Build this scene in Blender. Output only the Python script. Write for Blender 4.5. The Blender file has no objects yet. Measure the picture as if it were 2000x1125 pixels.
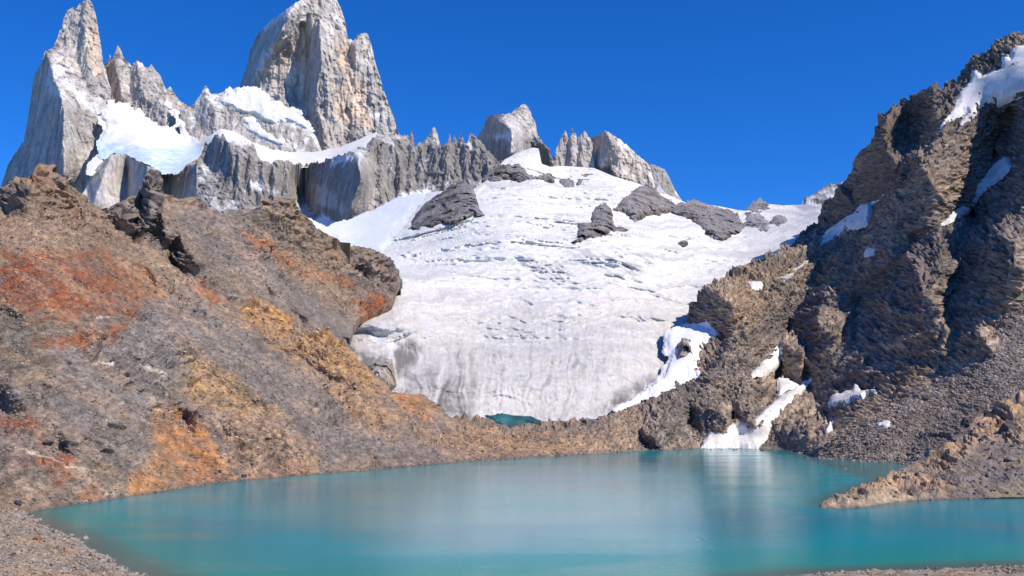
import bpy, math
import numpy as np
from math import radians

# ------------------------------------------------------------------ camera, sky, sun, exposure
S = bpy.context.scene
F = 1921.0                 # focal length in photo pixels (photo is 2000 x 1125)
CAM_H = 30.0               # metres above the lake
PITCH = math.atan((800 - 562.5) / F)
cam_d = bpy.data.cameras.new("camera")
cam_d.sensor_width = 36.0
cam_d.lens = F * 36.0 / 2000.0
cam_d.clip_start = 0.5
cam_d.clip_end = 20000
cam = bpy.data.objects.new("camera", cam_d)
cam.location = (0, 0, CAM_H)
cam.rotation_euler = (math.pi / 2 + PITCH, 0, 0)
S.collection.objects.link(cam)
S.camera = cam

SUN_EL, SUN_AZ = radians(46), radians(32)      # azimuth measured from +X towards -Y (behind the camera)
sd = np.array([math.cos(SUN_EL) * math.cos(SUN_AZ), -math.cos(SUN_EL) * math.sin(SUN_AZ), math.sin(SUN_EL)])
W = bpy.data.worlds.new("World")
S.world = W
W.use_nodes = True
nt = W.node_tree
bg = nt.nodes["Background"]
sky = nt.nodes.new("ShaderNodeTexSky")
sky.sky_type = 'NISHITA'
sky.sun_disc = False
sky.sun_elevation = SUN_EL
sky.sun_rotation = math.atan2(sd[0], sd[1])
sky.altitude = 2500
sky.air_density = 1.0
sky.dust_density = 0.0
sky.ozone_density = 4.0
hs = nt.nodes.new("ShaderNodeHueSaturation")
hs.inputs["Hue"].default_value = 0.497
hs.inputs["Saturation"].default_value = 1.28
hs.inputs["Value"].default_value = 1.0
nt.links.new(sky.outputs[0], hs.inputs["Color"])
gain = nt.nodes.new("ShaderNodeVectorMath"); gain.operation = 'MULTIPLY'     # polarised, high-altitude blue
gain.inputs[1].default_value = (0.60, 1.22, 1.95)
nt.links.new(hs.outputs[0], gain.inputs[0])
nt.links.new(gain.outputs[0], bg.inputs[0])
bg.inputs[1].default_value = 0.09
sun_d = bpy.data.lights.new("sun", 'SUN')
sun_d.energy = 5.0
sun_d.angle = radians(0.5)
sun_d.color = (1.0, 0.90, 0.76)
sun = bpy.data.objects.new("sun", sun_d)
from mathutils import Vector
sun.rotation_euler = Vector(sd.tolist()).to_track_quat('Z', 'Y').to_euler()
S.collection.objects.link(sun)
S.view_settings.view_transform = 'Standard'
S.view_settings.look = 'None'
S.view_settings.gamma = 1
S.view_settings.exposure = 0.0
S.cycles.max_bounces = 6

# ------------------------------------------------------------------ numeric helpers
rng = np.random.default_rng(7)
CT, ST = math.cos(PITCH), math.sin(PITCH)
STEP = 1.5                 # raster step in photo pixels

def ray(px, py):
    a = (px - 1000.0) / F
    b = (562.5 - py) / F
    fy = CT - b * ST
    return a / fy, (ST + b * CT) / fy

def unproj(px, py, Y):
    rx, rz = ray(px, py)
    return np.stack([rx * Y, Y + 0 * px, CAM_H + rz * Y], -1)

def yshore(px, py):
    return -CAM_H / ray(px, py)[1]

def hash3(ix, iy, iz, seed):
    h = (ix.astype(np.uint32) * np.uint32(374761393)) ^ (iy.astype(np.uint32) * np.uint32(668265263)) ^ (iz.astype(np.uint32) * np.uint32(2147483647 - 40503)) ^ np.uint32((seed * 2654435761) & 0xffffffff)
    h = (h ^ (h >> np.uint32(13))) * np.uint32(1274126177)
    h = (h ^ (h >> np.uint32(16))) * np.uint32(2246822519)
    return h ^ (h >> np.uint32(15))

def perlin(x, y, z, seed=0):
    x = np.asarray(x, np.float32); y = np.asarray(y, np.float32); z = np.asarray(z, np.float32)
    x0 = np.floor(x); y0 = np.floor(y); z0 = np.floor(z)
    fx, fy, fz = x - x0, y - y0, z - z0
    ix, iy, iz = x0.astype(np.int64), y0.astype(np.int64), z0.astype(np.int64)
    u = fx * fx * fx * (fx * (fx * 6 - 15) + 10)
    v = fy * fy * fy * (fy * (fy * 6 - 15) + 10)
    w = fz * fz * fz * (fz * (fz * 6 - 15) + 10)
    out = 0
    for dx in (0, 1):
        wx = u if dx else 1 - u
        for dy in (0, 1):
            wy = v if dy else 1 - v
            for dz in (0, 1):
                wz = w if dz else 1 - w
                h = hash3(ix + dx, iy + dy, iz + dz, seed)
                gx = (h & np.uint32(255)).astype(np.float32) / 127.5 - 1
                gy = ((h >> np.uint32(8)) & np.uint32(255)).astype(np.float32) / 127.5 - 1
                gz = ((h >> np.uint32(16)) & np.uint32(255)).astype(np.float32) / 127.5 - 1
                out = out + wx * wy * wz * (gx * (fx - dx) + gy * (fy - dy) + gz * (fz - dz))
    return out * 1.5

def fbm(P, wl, n, seed=0, gain=0.5, ridged=False, st=(1, 1, 1), foot=None):
    """octaves of noise; amplitude 1 at the first, wavelengths in metres, faded below the pixel footprint"""
    s = 0; a = 1.0
    for o in range(n):
        q = perlin(P[..., 0] / (wl * st[0]) + 17.3 * o, P[..., 1] / (wl * st[1]) - 9.1 * o, P[..., 2] / (wl * st[2]) + 4.7 * o, seed + o)
        if ridged:
            q = 0.5 - 1.6 * np.abs(q)
        if foot is not None:
            q = q * np.clip((wl / foot - 1.5) / 1.5, 0, 1)
        s = s + a * q
        a *= gain; wl *= 0.5
    return s

def facets(P, wl, seed=0, st=(1, 1, 1), jit=0.9):
    """faceted blocks: every Voronoi cell is a tilted plane; returns (height, edge distance, cell random)"""
    x = P[..., 0] / (wl * st[0]); y = P[..., 1] / (wl * st[1]); z = P[..., 2] / (wl * st[2])
    x0, y0, z0 = np.floor(x), np.floor(y), np.floor(z)
    ix, iy, iz = x0.astype(np.int64), y0.astype(np.int64), z0.astype(np.int64)
    d1 = np.full(x.shape, 9.0, np.float32); d2 = d1.copy()
    hh = np.zeros(x.shape, np.float32); cr = hh.copy()
    for dx in (-1, 0, 1):
        for dy in (-1, 0, 1):
            for dz in (-1, 0, 1):
                h = hash3(ix + dx, iy + dy, iz + dz, seed)
                a = (h & np.uint32(1023)).astype(np.float32) / 1023 - .5
                b = ((h >> np.uint32(10)) & np.uint32(1023)).astype(np.float32) / 1023 - .5
                c = ((h >> np.uint32(20)) & np.uint32(1023)).astype(np.float32) / 1023 - .5
                rx = x - (x0 + dx + .5 + a * jit); ry = y - (y0 + dy + .5 + b * jit); rz = z - (z0 + dz + .5 + c * jit)
                d = rx * rx + ry * ry + rz * rz
                m = d < d1
                d2 = np.where(m, d1, np.minimum(d2, d))
                pl = 1.6 * (rx * (c + a) + ry * (a - b) + rz * (b - c)) + .8 * (a + b + c)
                hh = np.where(m, pl, hh); cr = np.where(m, b + .5, cr)
                d1 = np.where(m, d, d1)
    return hh, np.sqrt(d2) - np.sqrt(d1), cr

def tps(ctrl):
    c = np.array(ctrl, float)
    p = c[:, :2] / 500.0
    def phi(r2):
        return 0.5 * r2 * np.log(r2 + 1e-9)
    n = len(p)
    K = phi(((p[:, None] - p[None]) ** 2).sum(-1)) + 2e-3 * np.eye(n)
    Q = np.hstack([np.ones((n, 1)), p])
    A = np.block([[K, Q], [Q.T, np.zeros((3, 3))]])
    sol = np.linalg.solve(A, np.concatenate([np.log(c[:, 2]), np.zeros(3)]))
    def ev(px, py):
        q = np.stack([px, py], -1) / 500.0
        out = sol[n] + sol[n + 1] * q[..., 0] + sol[n + 2] * q[..., 1]
        for i in range(n):
            out = out + sol[i] * phi((q[..., 0] - p[i, 0]) ** 2 + (q[..., 1] - p[i, 1]) ** 2)
        return np.exp(out)
    return ev

def sdf(px, py, poly):
    """signed distance in pixels, positive inside"""
    poly = np.array(poly, float)
    d = np.full(px.shape, 1e9); ins = np.zeros(px.shape, bool)
    for i in range(len(poly)):
        a = poly[i]; b = poly[(i + 1) % len(poly)]
        e = b - a
        wx, wy = px - a[0], py - a[1]
        t = np.clip((wx * e[0] + wy * e[1]) / (e @ e + 1e-9), 0, 1)
        d = np.minimum(d, (wx - e[0] * t) ** 2 + (wy - e[1] * t) ** 2)
        if a[1] != b[1]:
            c = (a[1] > py) != (b[1] > py)
            xi = a[0] + (py - a[1]) * e[0] / (e[1])
            ins ^= c & (px < xi)
    d = np.sqrt(d)
    return np.where(ins, d, -d)

def sstep(a, b, x):
    t = np.clip((x - a) / (b - a), 0, 1)
    return t * t * (3 - 2 * t)

def box1(A, r, axis):
    if r < 1: return A
    A = np.moveaxis(A, axis, 0)
    Pd = np.concatenate([np.repeat(A[:1], r + 1, 0), A, np.repeat(A[-1:], r, 0)], 0)
    C = np.cumsum(Pd, 0, dtype=np.float64)
    out = (C[2 * r + 1:] - C[:-2 * r - 1]) / (2 * r + 1)
    return np.moveaxis(out, 0, axis)

def blur(A, sig):
    r = max(1, int(round(sig)))
    for _ in range(3):
        A = box1(box1(A, r, 0), r, 1)
    return A

def push(R, Y, D):
    """surface points moved D metres along the smoothed surface normal"""
    P = unproj(R.px, R.py, Y)
    B = np.stack([blur(P[..., i], 5) for i in range(3)], -1)
    N = np.cross(np.gradient(B, axis=1), np.gradient(B, axis=0))
    N /= np.linalg.norm(N, axis=-1, keepdims=True) + 1e-9
    N = np.where(N[..., 1:2] > 0, -N, N)
    return P + N * D[..., None]

class Raster:
    """fields over a window of view directions; the surface itself lives in metres"""
    def __init__(s, x0, x1, y0, y1, step=None):
        s.st = step or STEP
        s.x0, s.y0 = x0, y0
        s.gx = np.arange(x0, x1 + s.st, s.st); s.gy = np.arange(y0, y1 + s.st, s.st)
        s.px, s.py = np.meshgrid(s.gx, s.gy)
    def coarse(s, fn, k=8):
        cx = np.arange(s.gx[0], s.gx[-1] + 2 * k, k); cy = np.arange(s.gy[0], s.gy[-1] + 2 * k, k)
        A = fn(*np.meshgrid(cx, cy))
        return bilin(A, (s.px - cx[0]) / k, (s.py - cy[0]) / k)
    def at(s, A, px, py):
        return bilin(A, (px - s.gx[0]) / s.st, (py - s.gy[0]) / s.st)

def bilin(A, u, v):
    h, w = A.shape[:2]
    u = np.clip(u, 0, w - 1.001); v = np.clip(v, 0, h - 1.001)
    i = u.astype(int); j = v.astype(int)
    fu = u - i; fv = v - j
    if A.ndim == 3:
        fu = fu[..., None]; fv = fv[..., None]
    return (A[j, i] * (1 - fu) + A[j, i + 1] * fu) * (1 - fv) + (A[j + 1, i] * (1 - fu) + A[j + 1, i + 1] * fu) * fv

def faces(R, Y, polys, L=150, warp=None, soft=3):
    """turn whole rock faces: inside each polygon the surface gets the slope of a steep face (fx = metres back per metre to the right,
    fz = metres back per metre up); a screened Poisson solve joins the faces back into one surface"""
    k = R.st
    gy0, gx0 = np.gradient(Y, k)
    hx = np.zeros_like(Y); hy = np.zeros_like(Y); mk = np.zeros_like(Y)
    for q in polys:
        poly, fx = q[0], q[1]
        fz = q[2] if len(q) > 2 else 0.35
        s_ = sdf(R.px, R.py, poly)
        if warp is not None: s_ = s_ + warp
        m = sstep(-soft, soft, s_)
        u = Y / F
        hx = lerp(hx, -fx * u - gx0, m)
        hy = lerp(hy, -fz * u - gy0, m)
        mk = np.maximum(mk, m)
    def mir(A, sx, sy):
        B = np.concatenate([A, sx * A[:, ::-1]], 1)
        return np.concatenate([B, sy * B[::-1]], 0)
    ny, nx = Y.shape
    wy = 2 * np.pi * np.fft.fftfreq(2 * ny, k)[:, None]; wx = 2 * np.pi * np.fft.rfftfreq(2 * nx, k)[None]
    tx, ty = hx, hy
    for it in range(7):
        num = 1j * wx * np.fft.rfft2(mir(tx, -1, 1)) + 1j * wy * np.fft.rfft2(mir(ty, 1, -1))
        u = np.fft.irfft2(-num / (wx ** 2 + wy ** 2 + 1.0 / L ** 2), s=(2 * ny, 2 * nx))[:ny, :nx]
        dy, dx = np.gradient(u, k)
        tx = mk * hx + (1 - mk) * dx * .85; ty = mk * hy + (1 - mk) * dy * .85     # outside the faces the surface is free to give way
    return Y + u

def lerp(a, b, t):
    return a + (b - a) * t

def mixc(C, col, m):
    return C + (np.array(col, float) - C) * m[..., None]

# ------------------------------------------------------------------ objects and materials
def tag(o, label=None, cat=None, group=None, kind=None):
    if label: o["label"] = label
    if cat: o["category"] = cat
    if group: o["group"] = group
    if kind: o["kind"] = kind
    return o

def make_mesh(name, V, Q, mat, col=None, smooth=False, parent=None):
    """V (n,3), Q (m,4) or (m,3); colour per vertex"""
    me = bpy.data.meshes.new(name)
    V = np.ascontiguousarray(V, np.float32); Q = np.ascontiguousarray(Q, np.int32)
    k = Q.shape[1]
    me.vertices.add(len(V)); me.vertices.foreach_set("co", V.ravel())
    me.loops.add(Q.size); me.loops.foreach_set("vertex_index", Q.ravel())
    me.polygons.add(len(Q))
    me.polygons.foreach_set("loop_start", np.arange(0, Q.size, k, dtype=np.int32))
    me.polygons.foreach_set("use_smooth", np.full(len(Q), smooth, bool))
    me.update(calc_edges=True)
    if col is not None:
        at = me.color_attributes.new("Col", 'FLOAT_COLOR', 'POINT')
        c4 = np.ones((len(V), 4), np.float32); c4[:, :3] = col
        at.data.foreach_set("color", c4.ravel())
    me.materials.append(mat)
    o = bpy.data.objects.new(name, me)
    S.collection.objects.link(o)
    if parent: o.parent = parent
    return o

def surf_mat(name, rough=0.9, spec=0.2, scale=1.0, bump=0.4, dist=0.5, var=0.35, bump_scale=None, st=(1, 1, 1)):
    """vertex colour x procedural noise, with procedural bump; scale = noise size in metres"""
    m = bpy.data.materials.new(name); m.use_nodes = True
    t = m.node_tree; n = t.nodes; L = t.links
    b = n["Principled BSDF"]
    b.inputs["Roughness"].default_value = rough
    b.inputs["Specular IOR Level"].default_value = spec
    tc = n.new("ShaderNodeTexCoord")
    mp = n.new("ShaderNodeMapping"); mp.inputs["Scale"].default_value = (1 / st[0], 1 / st[1], 1 / st[2])
    L.new(tc.outputs["Object"], mp.inputs["Vector"])
    at = n.new("ShaderNodeVertexColor"); at.layer_name = "Col"
    nz = n.new("ShaderNodeTexNoise"); nz.inputs["Scale"].default_value = 1.0 / scale
    nz.inputs["Detail"].default_value = 6; nz.inputs["Roughness"].default_value = 0.7
    L.new(mp.outputs[0], nz.inputs["Vector"])
    mr = n.new("ShaderNodeMapRange")
    mr.inputs["From Min"].default_value = 0.3; mr.inputs["From Max"].default_value = 0.7
    mr.inputs["To Min"].default_value = 1 - var; mr.inputs["To Max"].default_value = 1 + var
    L.new(nz.outputs["Fac"], mr.inputs["Value"])
    mx = n.new("ShaderNodeVectorMath"); mx.operation = 'SCALE'
    L.new(at.outputs["Color"], mx.inputs[0]); L.new(mr.outputs[0], mx.inputs["Scale"])
    L.new(mx.outputs[0], b.inputs["Base Color"])
    n2 = n.new("ShaderNodeTexNoise"); n2.inputs["Scale"].default_value = 1.0 / (bump_scale or scale)
    n2.inputs["Detail"].default_value = 8; n2.inputs["Roughness"].default_value = 0.65
    L.new(mp.outputs[0], n2.inputs["Vector"])
    bp = n.new("ShaderNodeBump"); bp.inputs["Strength"].default_value = bump; bp.inputs["Distance"].default_value = dist
    L.new(n2.outputs["Fac"], bp.inputs["Height"])
    L.new(bp.outputs[0], b.inputs["Normal"])
    return m

M_ROCK = surf_mat("hillside_rock", scale=2.2, bump=0.9, dist=1.4, var=0.24, bump_scale=1.6, st=(1, 1.7, 1))
M_CLIFF = surf_mat("cliff_rock", scale=3.0, bump=0.8, dist=1.8, var=0.32, bump_scale=2.5, st=(.6, 2, 1.25))
M_GRANITE = surf_mat("granite", scale=9.0, bump=0.6, dist=3.0, var=0.22, bump_scale=7.0, st=(1, 1, 3))
M_DARKROCK = surf_mat("dark_rock", scale=6.0, bump=0.7, dist=2.5, var=0.3, bump_scale=4.0)
M_SNOW = surf_mat("snow", rough=0.75, spec=0.25, scale=6.0, bump=0.25, dist=0.6, var=0.04)
M_ICE = surf_mat("glacier_ice", rough=0.65, spec=0.3, scale=5.0, bump=0.35, dist=0.9, var=0.07)
M_STONE = surf_mat("stone", scale=0.5, bump=0.5, dist=0.1, var=0.3)

def spikes(top, x0, x1, gap, h, seed):
    """add small pinnacles to a skyline between x0 and x1"""
    r = np.random.default_rng(seed)
    t = np.array(top, float); xs = [q for q in t.tolist()]
    x = x0
    add = []
    while x < x1:
        w = gap * r.uniform(.25, .5); y = np.interp(x, t[:, 0], t[:, 1]); hh = h * r.uniform(.1, 1) ** 2.4
        add += [(x - w, np.interp(x - w, t[:, 0], t[:, 1]) + .15 * hh), (x - w * .2, y - hh), (x + w * .25, y - hh * .8), (x + w, np.interp(x + w, t[:, 0], t[:, 1]) + .2 * hh)]
        x += gap * r.uniform(.45, 2.3)
    lo = min(q[0] for q in add); hi = max(q[0] for q in add)
    keep = [tuple(q) for q in t.tolist() if not any(a[0] - .1 <= q[0] <= a[0] + 1.2 for a in add)]
    return sorted(keep + add)

def columns(name, R, Y, C, top, bot, x0, x1, mat, ny, back=(60, 1.3), jag=0, jagwl=20, seed=3, step=None,
            smooth=False, drop=None, parent=None, XYZ=None):
    """sheet between the skyline `top` and the foot `bot`, with a back slope behind the skyline"""
    st = step or R.st
    xs = np.arange(x0, x1 + st * .5, st)
    tp = np.array(top, float); bt = np.array(bot, float)
    ty = np.interp(xs, tp[:, 0], tp[:, 1]); by = np.interp(xs, bt[:, 0], bt[:, 1])
    if jag:
        z0 = np.zeros_like(xs)
        j = 0; a = 1.0; wl = jagwl
        for o in range(4):
            q = perlin(xs / wl, z0 + 3.3 * o, z0, seed + o)
            j = j + a * (0.25 - np.abs(q) * 1.4); a *= .6; wl *= .5
        ty = ty - jag * j
    by = np.maximum(by, ty + 2)
    rows_y = np.arange(ty.min(), by.max() + st, st)
    ny = len(rows_y)
    PX = np.repeat(xs[None], ny, 0); PY = np.clip(rows_y[:, None], ty[None], by[None])
    yy = R.at(Y, PX, PY)
    V = unproj(PX, PY, yy) if XYZ is None else R.at(XYZ, PX, PY)
    col = R.at(C, PX, PY)
    rows = [V]; cols = [col]
    if back:
        bk = []
        for d in (0.15, 0.5, 1.0, 2.2):
            dd = back[0] * d
            t = V[0].copy()
            t[:, 0] *= (t[:, 1] + dd) / t[:, 1]; t[:, 1] += dd; t[:, 2] -= dd * back[1]
            bk.append(t)
        rows = [np.stack(bk[::-1])] + rows
        cols = [np.repeat(col[:1], 4, 0)] + cols
    if drop:
        t = V[-1].copy(); t[:, 0] *= (t[:, 1] + drop[0]) / t[:, 1]; t[:, 1] += drop[0]; t[:, 2] -= drop[1]
        rows.append(t[None]); cols.append(col[-1:])
    V = np.concatenate(rows, 0); col = np.concatenate(cols, 0)
    h, w = V.shape[:2]
    idx = np.arange(h * w).reshape(h, w)
    live = np.ones((h - 1, w - 1), bool)
    o4 = 4 if back else 0
    dz = np.diff(PY, axis=0)
    live[o4:o4 + ny - 1] = (dz[:, :-1] > 1e-6) | (dz[:, 1:] > 1e-6)
    Q = np.stack([idx[:-1, :-1], idx[1:, :-1], idx[1:, 1:], idx[:-1, 1:]], -1)[live]
    V2 = V.reshape(-1, 3); used = np.unique(Q); mp = np.full(h * w, -1); mp[used] = np.arange(len(used))
    return make_mesh(name, V2[used], mp[Q], mat, col.reshape(-1, 3)[used], smooth, parent)
    return make_mesh(name, V.reshape(-1, 3), Q, mat, col.reshape(-1, 3), smooth, parent)

def patch(name, R, Y, poly, mat, color, label, cat, group=None, t=5.0, edge=14, wamp=4, wwl=26, seed=5, sig=3, cnoise=0.05, step=None, dirty=None, lead=0.0, XYZ=None):
    """a sheet of snow lying on a surface: smoother than the rock, thick in the middle, running under the rock at its rim"""
    p = np.array(poly, float)
    st = step or STEP
    xs = np.arange(p[:, 0].min() - 10, p[:, 0].max() + 10, st); ys = np.arange(p[:, 1].min() - 10, p[:, 1].max() + 10, st)
    px, py = np.meshgrid(xs, ys)
    z = np.zeros_like(px)
    wn = perlin(px / wwl, py / wwl, z, seed) + .6 * perlin(px / wwl * 2.3, py / wwl * 2.3, z, seed + 1) + .4 * perlin(px / wwl * 5, py / wwl * 5, z, seed + 2)
    s = sdf(px, py, poly) + wamp * wn
    Yb = blur(Y, sig)
    y0 = R.at(np.minimum(Yb, Y * .5 + Yb * .5), px, py)
    yy = y0 - t * sstep(-1, edge, s) - lead + 2.5 * sstep(1, -5, s)
    V = unproj(px, py, yy)
    lump = t * .12 * fbm(V, 25, 4, seed + 9)
    if XYZ is None:
        V = unproj(px, py, yy + lump)
    else:
        B = R.at(np.stack([blur(XYZ[..., i], sig) for i in range(3)], -1), px, py)
        N = np.cross(np.gradient(B, axis=1), np.gradient(B, axis=0)); N /= np.linalg.norm(N, axis=-1, keepdims=True) + 1e-9
        N = np.where(N[..., 1:2] > 0, -N, N)
        V = B + N * (t * sstep(-1, edge, s) + lead - 2.0 * sstep(1, -5, s) - lump)[..., None]
    col = np.ones(px.shape + (3,)) * np.array(color)
    col = col * (1 + cnoise * fbm(V, 18, 4, seed + 20))[..., None]
    if dirty is not None:
        d = sstep(.1, .7, fbm(V, 14, 4, seed + 33, gain=.7) + .25)
        col = mixc(col, dirty, d * .6)
    keep = s > -5
    idx = np.arange(px.size).reshape(px.shape)
    k = keep[:-1, :-1] & keep[1:, :-1] & keep[1:, 1:] & keep[:-1, 1:]
    Q = np.stack([idx[:-1, :-1], idx[1:, :-1], idx[1:, 1:], idx[:-1, 1:]], -1)[k]
    used = np.unique(Q); mp = np.full(px.size, -1); mp[used] = np.arange(len(used))
    o = make_mesh(name, V.reshape(-1, 3)[used], mp[Q], mat, col.reshape(-1, 3)[used], True)
    tag(o, label, cat, group)
    return o

SNOW = (0.78, 0.77, 0.73)
PTS = lambda s: [tuple(float(v) for v in q.split(',')) for q in s.split()]
def z4(s): return [(1400 + x / 2.5, 50 + y / 2.5) for x, y in PTS(s)]
def z5(s): return [(1300 + x / 2.25, 450 + y / 2.25) for x, y in PTS(s)]
def z2(s): return [(400 + x / 2.5, y / 2.5) for x, y in PTS(s)]
def z1(s): return [(x / 2.5, y / 2.5) for x, y in PTS(s)]
def z3(s): return [(850 + x / 3.308, 180 + y / 3.308) for x, y in PTS(s)]
def z6(s): return [(600 + x / 2.5, 450 + y / 2.5) for x, y in PTS(s)]
def z7(s): return [(x / 2.5, 300 + y / 2.5) for x, y in PTS(s)]
def z8(s): return [(x / 2.5, 700 + y / 2.5) for x, y in PTS(s)]
def z9(s): return [(1500 + x / 2.648, 700 + y / 2.648) for x, y in PTS(s)]

# ------------------------------------------------------------------ the valley sides: one surface for both slopes and the lip
SHORE = PTS("-460,1019 -160,1012 0,1005 60,1000 100,992 200,978 260,968 330,958 440,942 520,935 600,928 700,920 800,912 900,902 1000,897 1100,890 1200,885 1290,880 1370,878 1450,878 1530,882 1560,890 1600,902 1650,915 1690,928 1715,938 1760,944 1900,948 2160,950 2500,952")
CT_V = [(x, y, float(yshore(np.float64(x), np.float64(y)))) for x, y in SHORE]
CT_V += [(x, y, d) for x, y, d in [
    (-450, 480, 495), (-450, 700, 375), (-450, 900, 305), (2480, 150, 1080), (2480, 400, 930), (2480, 650, 720), (2480, 850, 500), (-150, 420, 510), (0, 365, 530), (85, 325, 540), (0, 500, 455), (150, 500, 480), (0, 700, 370), (150, 700, 390), (0, 850, 330), (150, 850, 345),
    (290, 340, 660), (200, 410, 590), (300, 500, 600), (300, 650, 480), (300, 800, 405), (430, 420, 740), (560, 385, 800), (680, 480, 900), (784, 540, 980),
    (450, 550, 690), (450, 700, 530), (450, 850, 455), (600, 550, 830), (600, 650, 680), (600, 750, 580), (600, 850, 500), (700, 600, 890), (750, 600, 920),
    (690, 690, 720), (756, 765, 690), (700, 800, 600), (800, 860, 590), (824, 780, 700), (880, 826, 700), (1000, 842, 745), (950, 870, 660),
    (1100, 828, 750), (1230, 800, 790), (1330, 745, 850), (1330, 620, 985), (1420, 540, 1150), (1500, 500, 1260), (1560, 470, 1340), (1640, 360, 1430),
    (1720, 228, 1330), (1820, 170, 1220), (1900, 116, 1170), (2000, 70, 1140), (2150, 60, 1130), (1450, 700, 880), (1550, 600, 950), (1500, 800, 750),
    (1600, 700, 790), (1600, 800, 690), (1700, 600, 850), (1700, 750, 685), (1800, 400, 1010), (1800, 600, 830), (1800, 750, 655), (1800, 850, 540),
    (1900, 300, 1060), (1900, 500, 890), (1900, 700, 690), (2000, 300, 1040), (2000, 500, 870), (2000, 700, 680), (2000, 850, 510), (2150, 500, 880), (2150, 750, 640),
    (1700, 450, 1090), (1700, 870, 520), (1600, 860, 610), (1400, 830, 740), (1300, 840, 725), (1200, 850, 705)]]
RV = Raster(-450, 2490, 40, 1026)
VY0 = RV.coarse(tps(CT_V))
# pin the water's edge
sy = np.interp(RV.gx, [p[0] for p in SHORE], [p[1] for p in SHORE])
true = yshore(RV.gx, sy)
now = RV.at(VY0, RV.gx, sy)
wgt = np.exp(-np.abs(RV.py - sy[None]) / 70)
VY0 = VY0 * (1 + (true / now - 1)[None] * wgt)
below = np.clip(RV.py - sy[None], 0, None)

P0 = unproj(RV.px, RV.py, VY0)
foot = RV.st * VY0 / F
wx = RV.px / 30; wy = RV.py / 30; wz = np.zeros_like(wx)
WARP = 7 * perlin(wx, wy, wz, 41) + 5 * perlin(wx * 2.1, wy * 2.1, wz, 42) + 4 * perlin(wx * 4.3, wy * 4.3, wz, 43)
SHADE = [
    (z4("800,440 700,600 600,790 520,900 330,1075 470,1000 680,890 800,810 870,720 860,640 800,600 760,640 720,680 760,520"), 3.60),
    (z4("1050,300 1000,360 960,420 960,520 1000,600 1050,560 1090,470 1060,380"), 2.40),
    (PTS("1790,290 1760,340 1752,362 1716,410 1696,450 1664,490 1620,525 1584,597 1535,650 1567,655 1607,583 1678,539 1722,521 1749,481 1784,454 1832,398 1824,362 1796,322"), 3.36),
    (PTS("1772,503 1730,557 1682,588 1672,628 1640,672 1590,630 1572,690 1575,740 1600,790 1630,800 1640,770 1710,760 1760,720 1815,690 1850,650 1830,600 1800,570 1790,520"), 3.12),
    (PTS("1891,490 1873,561 1847,597 1838,623 1873,645 1922,614 1958,597 1984,552 1980,485 1953,468 1913,477"), 3.12),
    (PTS("1847,717 1811,752 1838,748 1878,717 1918,694 1935,685 1913,655 1878,663"), 2.40),
    (PTS("1984,210 1960,250 1936,326 1960,306 1976,306 1936,362 1884,418 1912,434 1968,402 2000,378 2060,300 2060,210"), 3.84),
    (PTS("1340,802 1345,830 1420,838 1416,815 1380,800"), 2.16), (PTS("1432,790 1428,835 1470,835 1462,800"), 2.88),
    (PTS("1522,680 1520,735 1562,745 1566,690"), 2.88), (PTS("1335,575 1328,640 1360,645 1425,655 1436,600 1400,575"), 2.16),
    (PTS("1610,770 1595,800 1625,835 1640,800 1625,780"), 2.88),
    (PTS("1240,845 1270,850 1300,880 1275,880"), 2.16),
    # left side
    (z7("700,140 690,240 660,330 650,420 690,440 720,330 735,220 730,150"), 2.2, .2), (z7("770,260 760,360 740,450 790,470 815,400 800,330"), 2.0, .2), (z7("560,270 540,310 600,390 640,400 620,330"), 1.8, .2),
    (z7("870,395 840,450 830,500 900,570 940,580 955,530 900,450"), 2.16),
    (z7("0,250 20,290 120,260 140,200 60,200"), 1.20),
    (z7("1415,910 1450,960 1520,1000 1590,1000 1580,980 1480,950"), 2.16),
    (z8("0,130 0,250 40,250 100,240 90,150"), 1.44), (z8("290,370 280,450 350,460 330,400"), 1.20),
    (z8("900,250 900,330 950,360 960,250"), 1.20), (z8("1110,340 1120,390 1300,440 1380,470 1290,420"), 1.20),
]
LIT = [(z7("1690,740 1830,680 1915,690 1885,770 1750,815 1700,800"), -.9, 1.3), (z7("1800,620 1880,600 1970,600 1900,655 1830,660"), -.7, .8), (z7("1560,640 1700,700 1700,830 1640,760"), -.5, 1.2), (z7("1420,870 1560,860 1700,950 1870,1130 1720,1090 1560,1010 1440,930"), -1.2, 1.0), (z7("1180,770 1260,740 1400,800 1420,860 1300,880"), -.9, 1.2),
    (z8("900,0 1050,20 1240,170 1400,310 1380,330 1240,250 1080,150 960,90"), -1.0, 1.0), (z8("1150,270 1280,320 1400,400 1560,540 1400,500 1260,400"), -.8, 1.0),
    (z8("830,260 960,300 1030,380 1100,540 1140,590 1000,600 900,480"), -.9, .9), (z8("1920,190 2060,180 2150,230 2100,290 1960,260"), -.8, 1.0),
    (PTS("1784,454 1749,481 1722,521 1678,539 1607,583 1600,640 1640,665 1672,628 1682,588 1730,557 1772,503 1800,470"), -1.1, .9),
    (z4("1000,640 1100,590 1250,540 1330,500 1330,690 1250,800 1180,900 1090,960 1010,960 1090,870 1070,780"), -.7, .9),
    (z4("880,410 950,430 950,560 870,630 810,590 840,460"), -1.0, .8),
    (z5("270,200 590,80 800,40 700,140 620,320 520,430 440,420 440,330 430,240"), -.5, 1.2),
    (z5("1205,110 1285,100 1265,250 1228,330 1218,400 1195,250"), -1.6, .7),
    (z5("180,660 330,470 470,500 440,560 370,650 470,650 480,720 380,850 300,720 200,760"), -.4, 1.0),
    (PTS("2060,640 1960,690 1880,740 1760,800 1640,850 1580,885 1650,905 1720,930 1800,850 1900,780 2060,740"), -.1, 1.6)]
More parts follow.
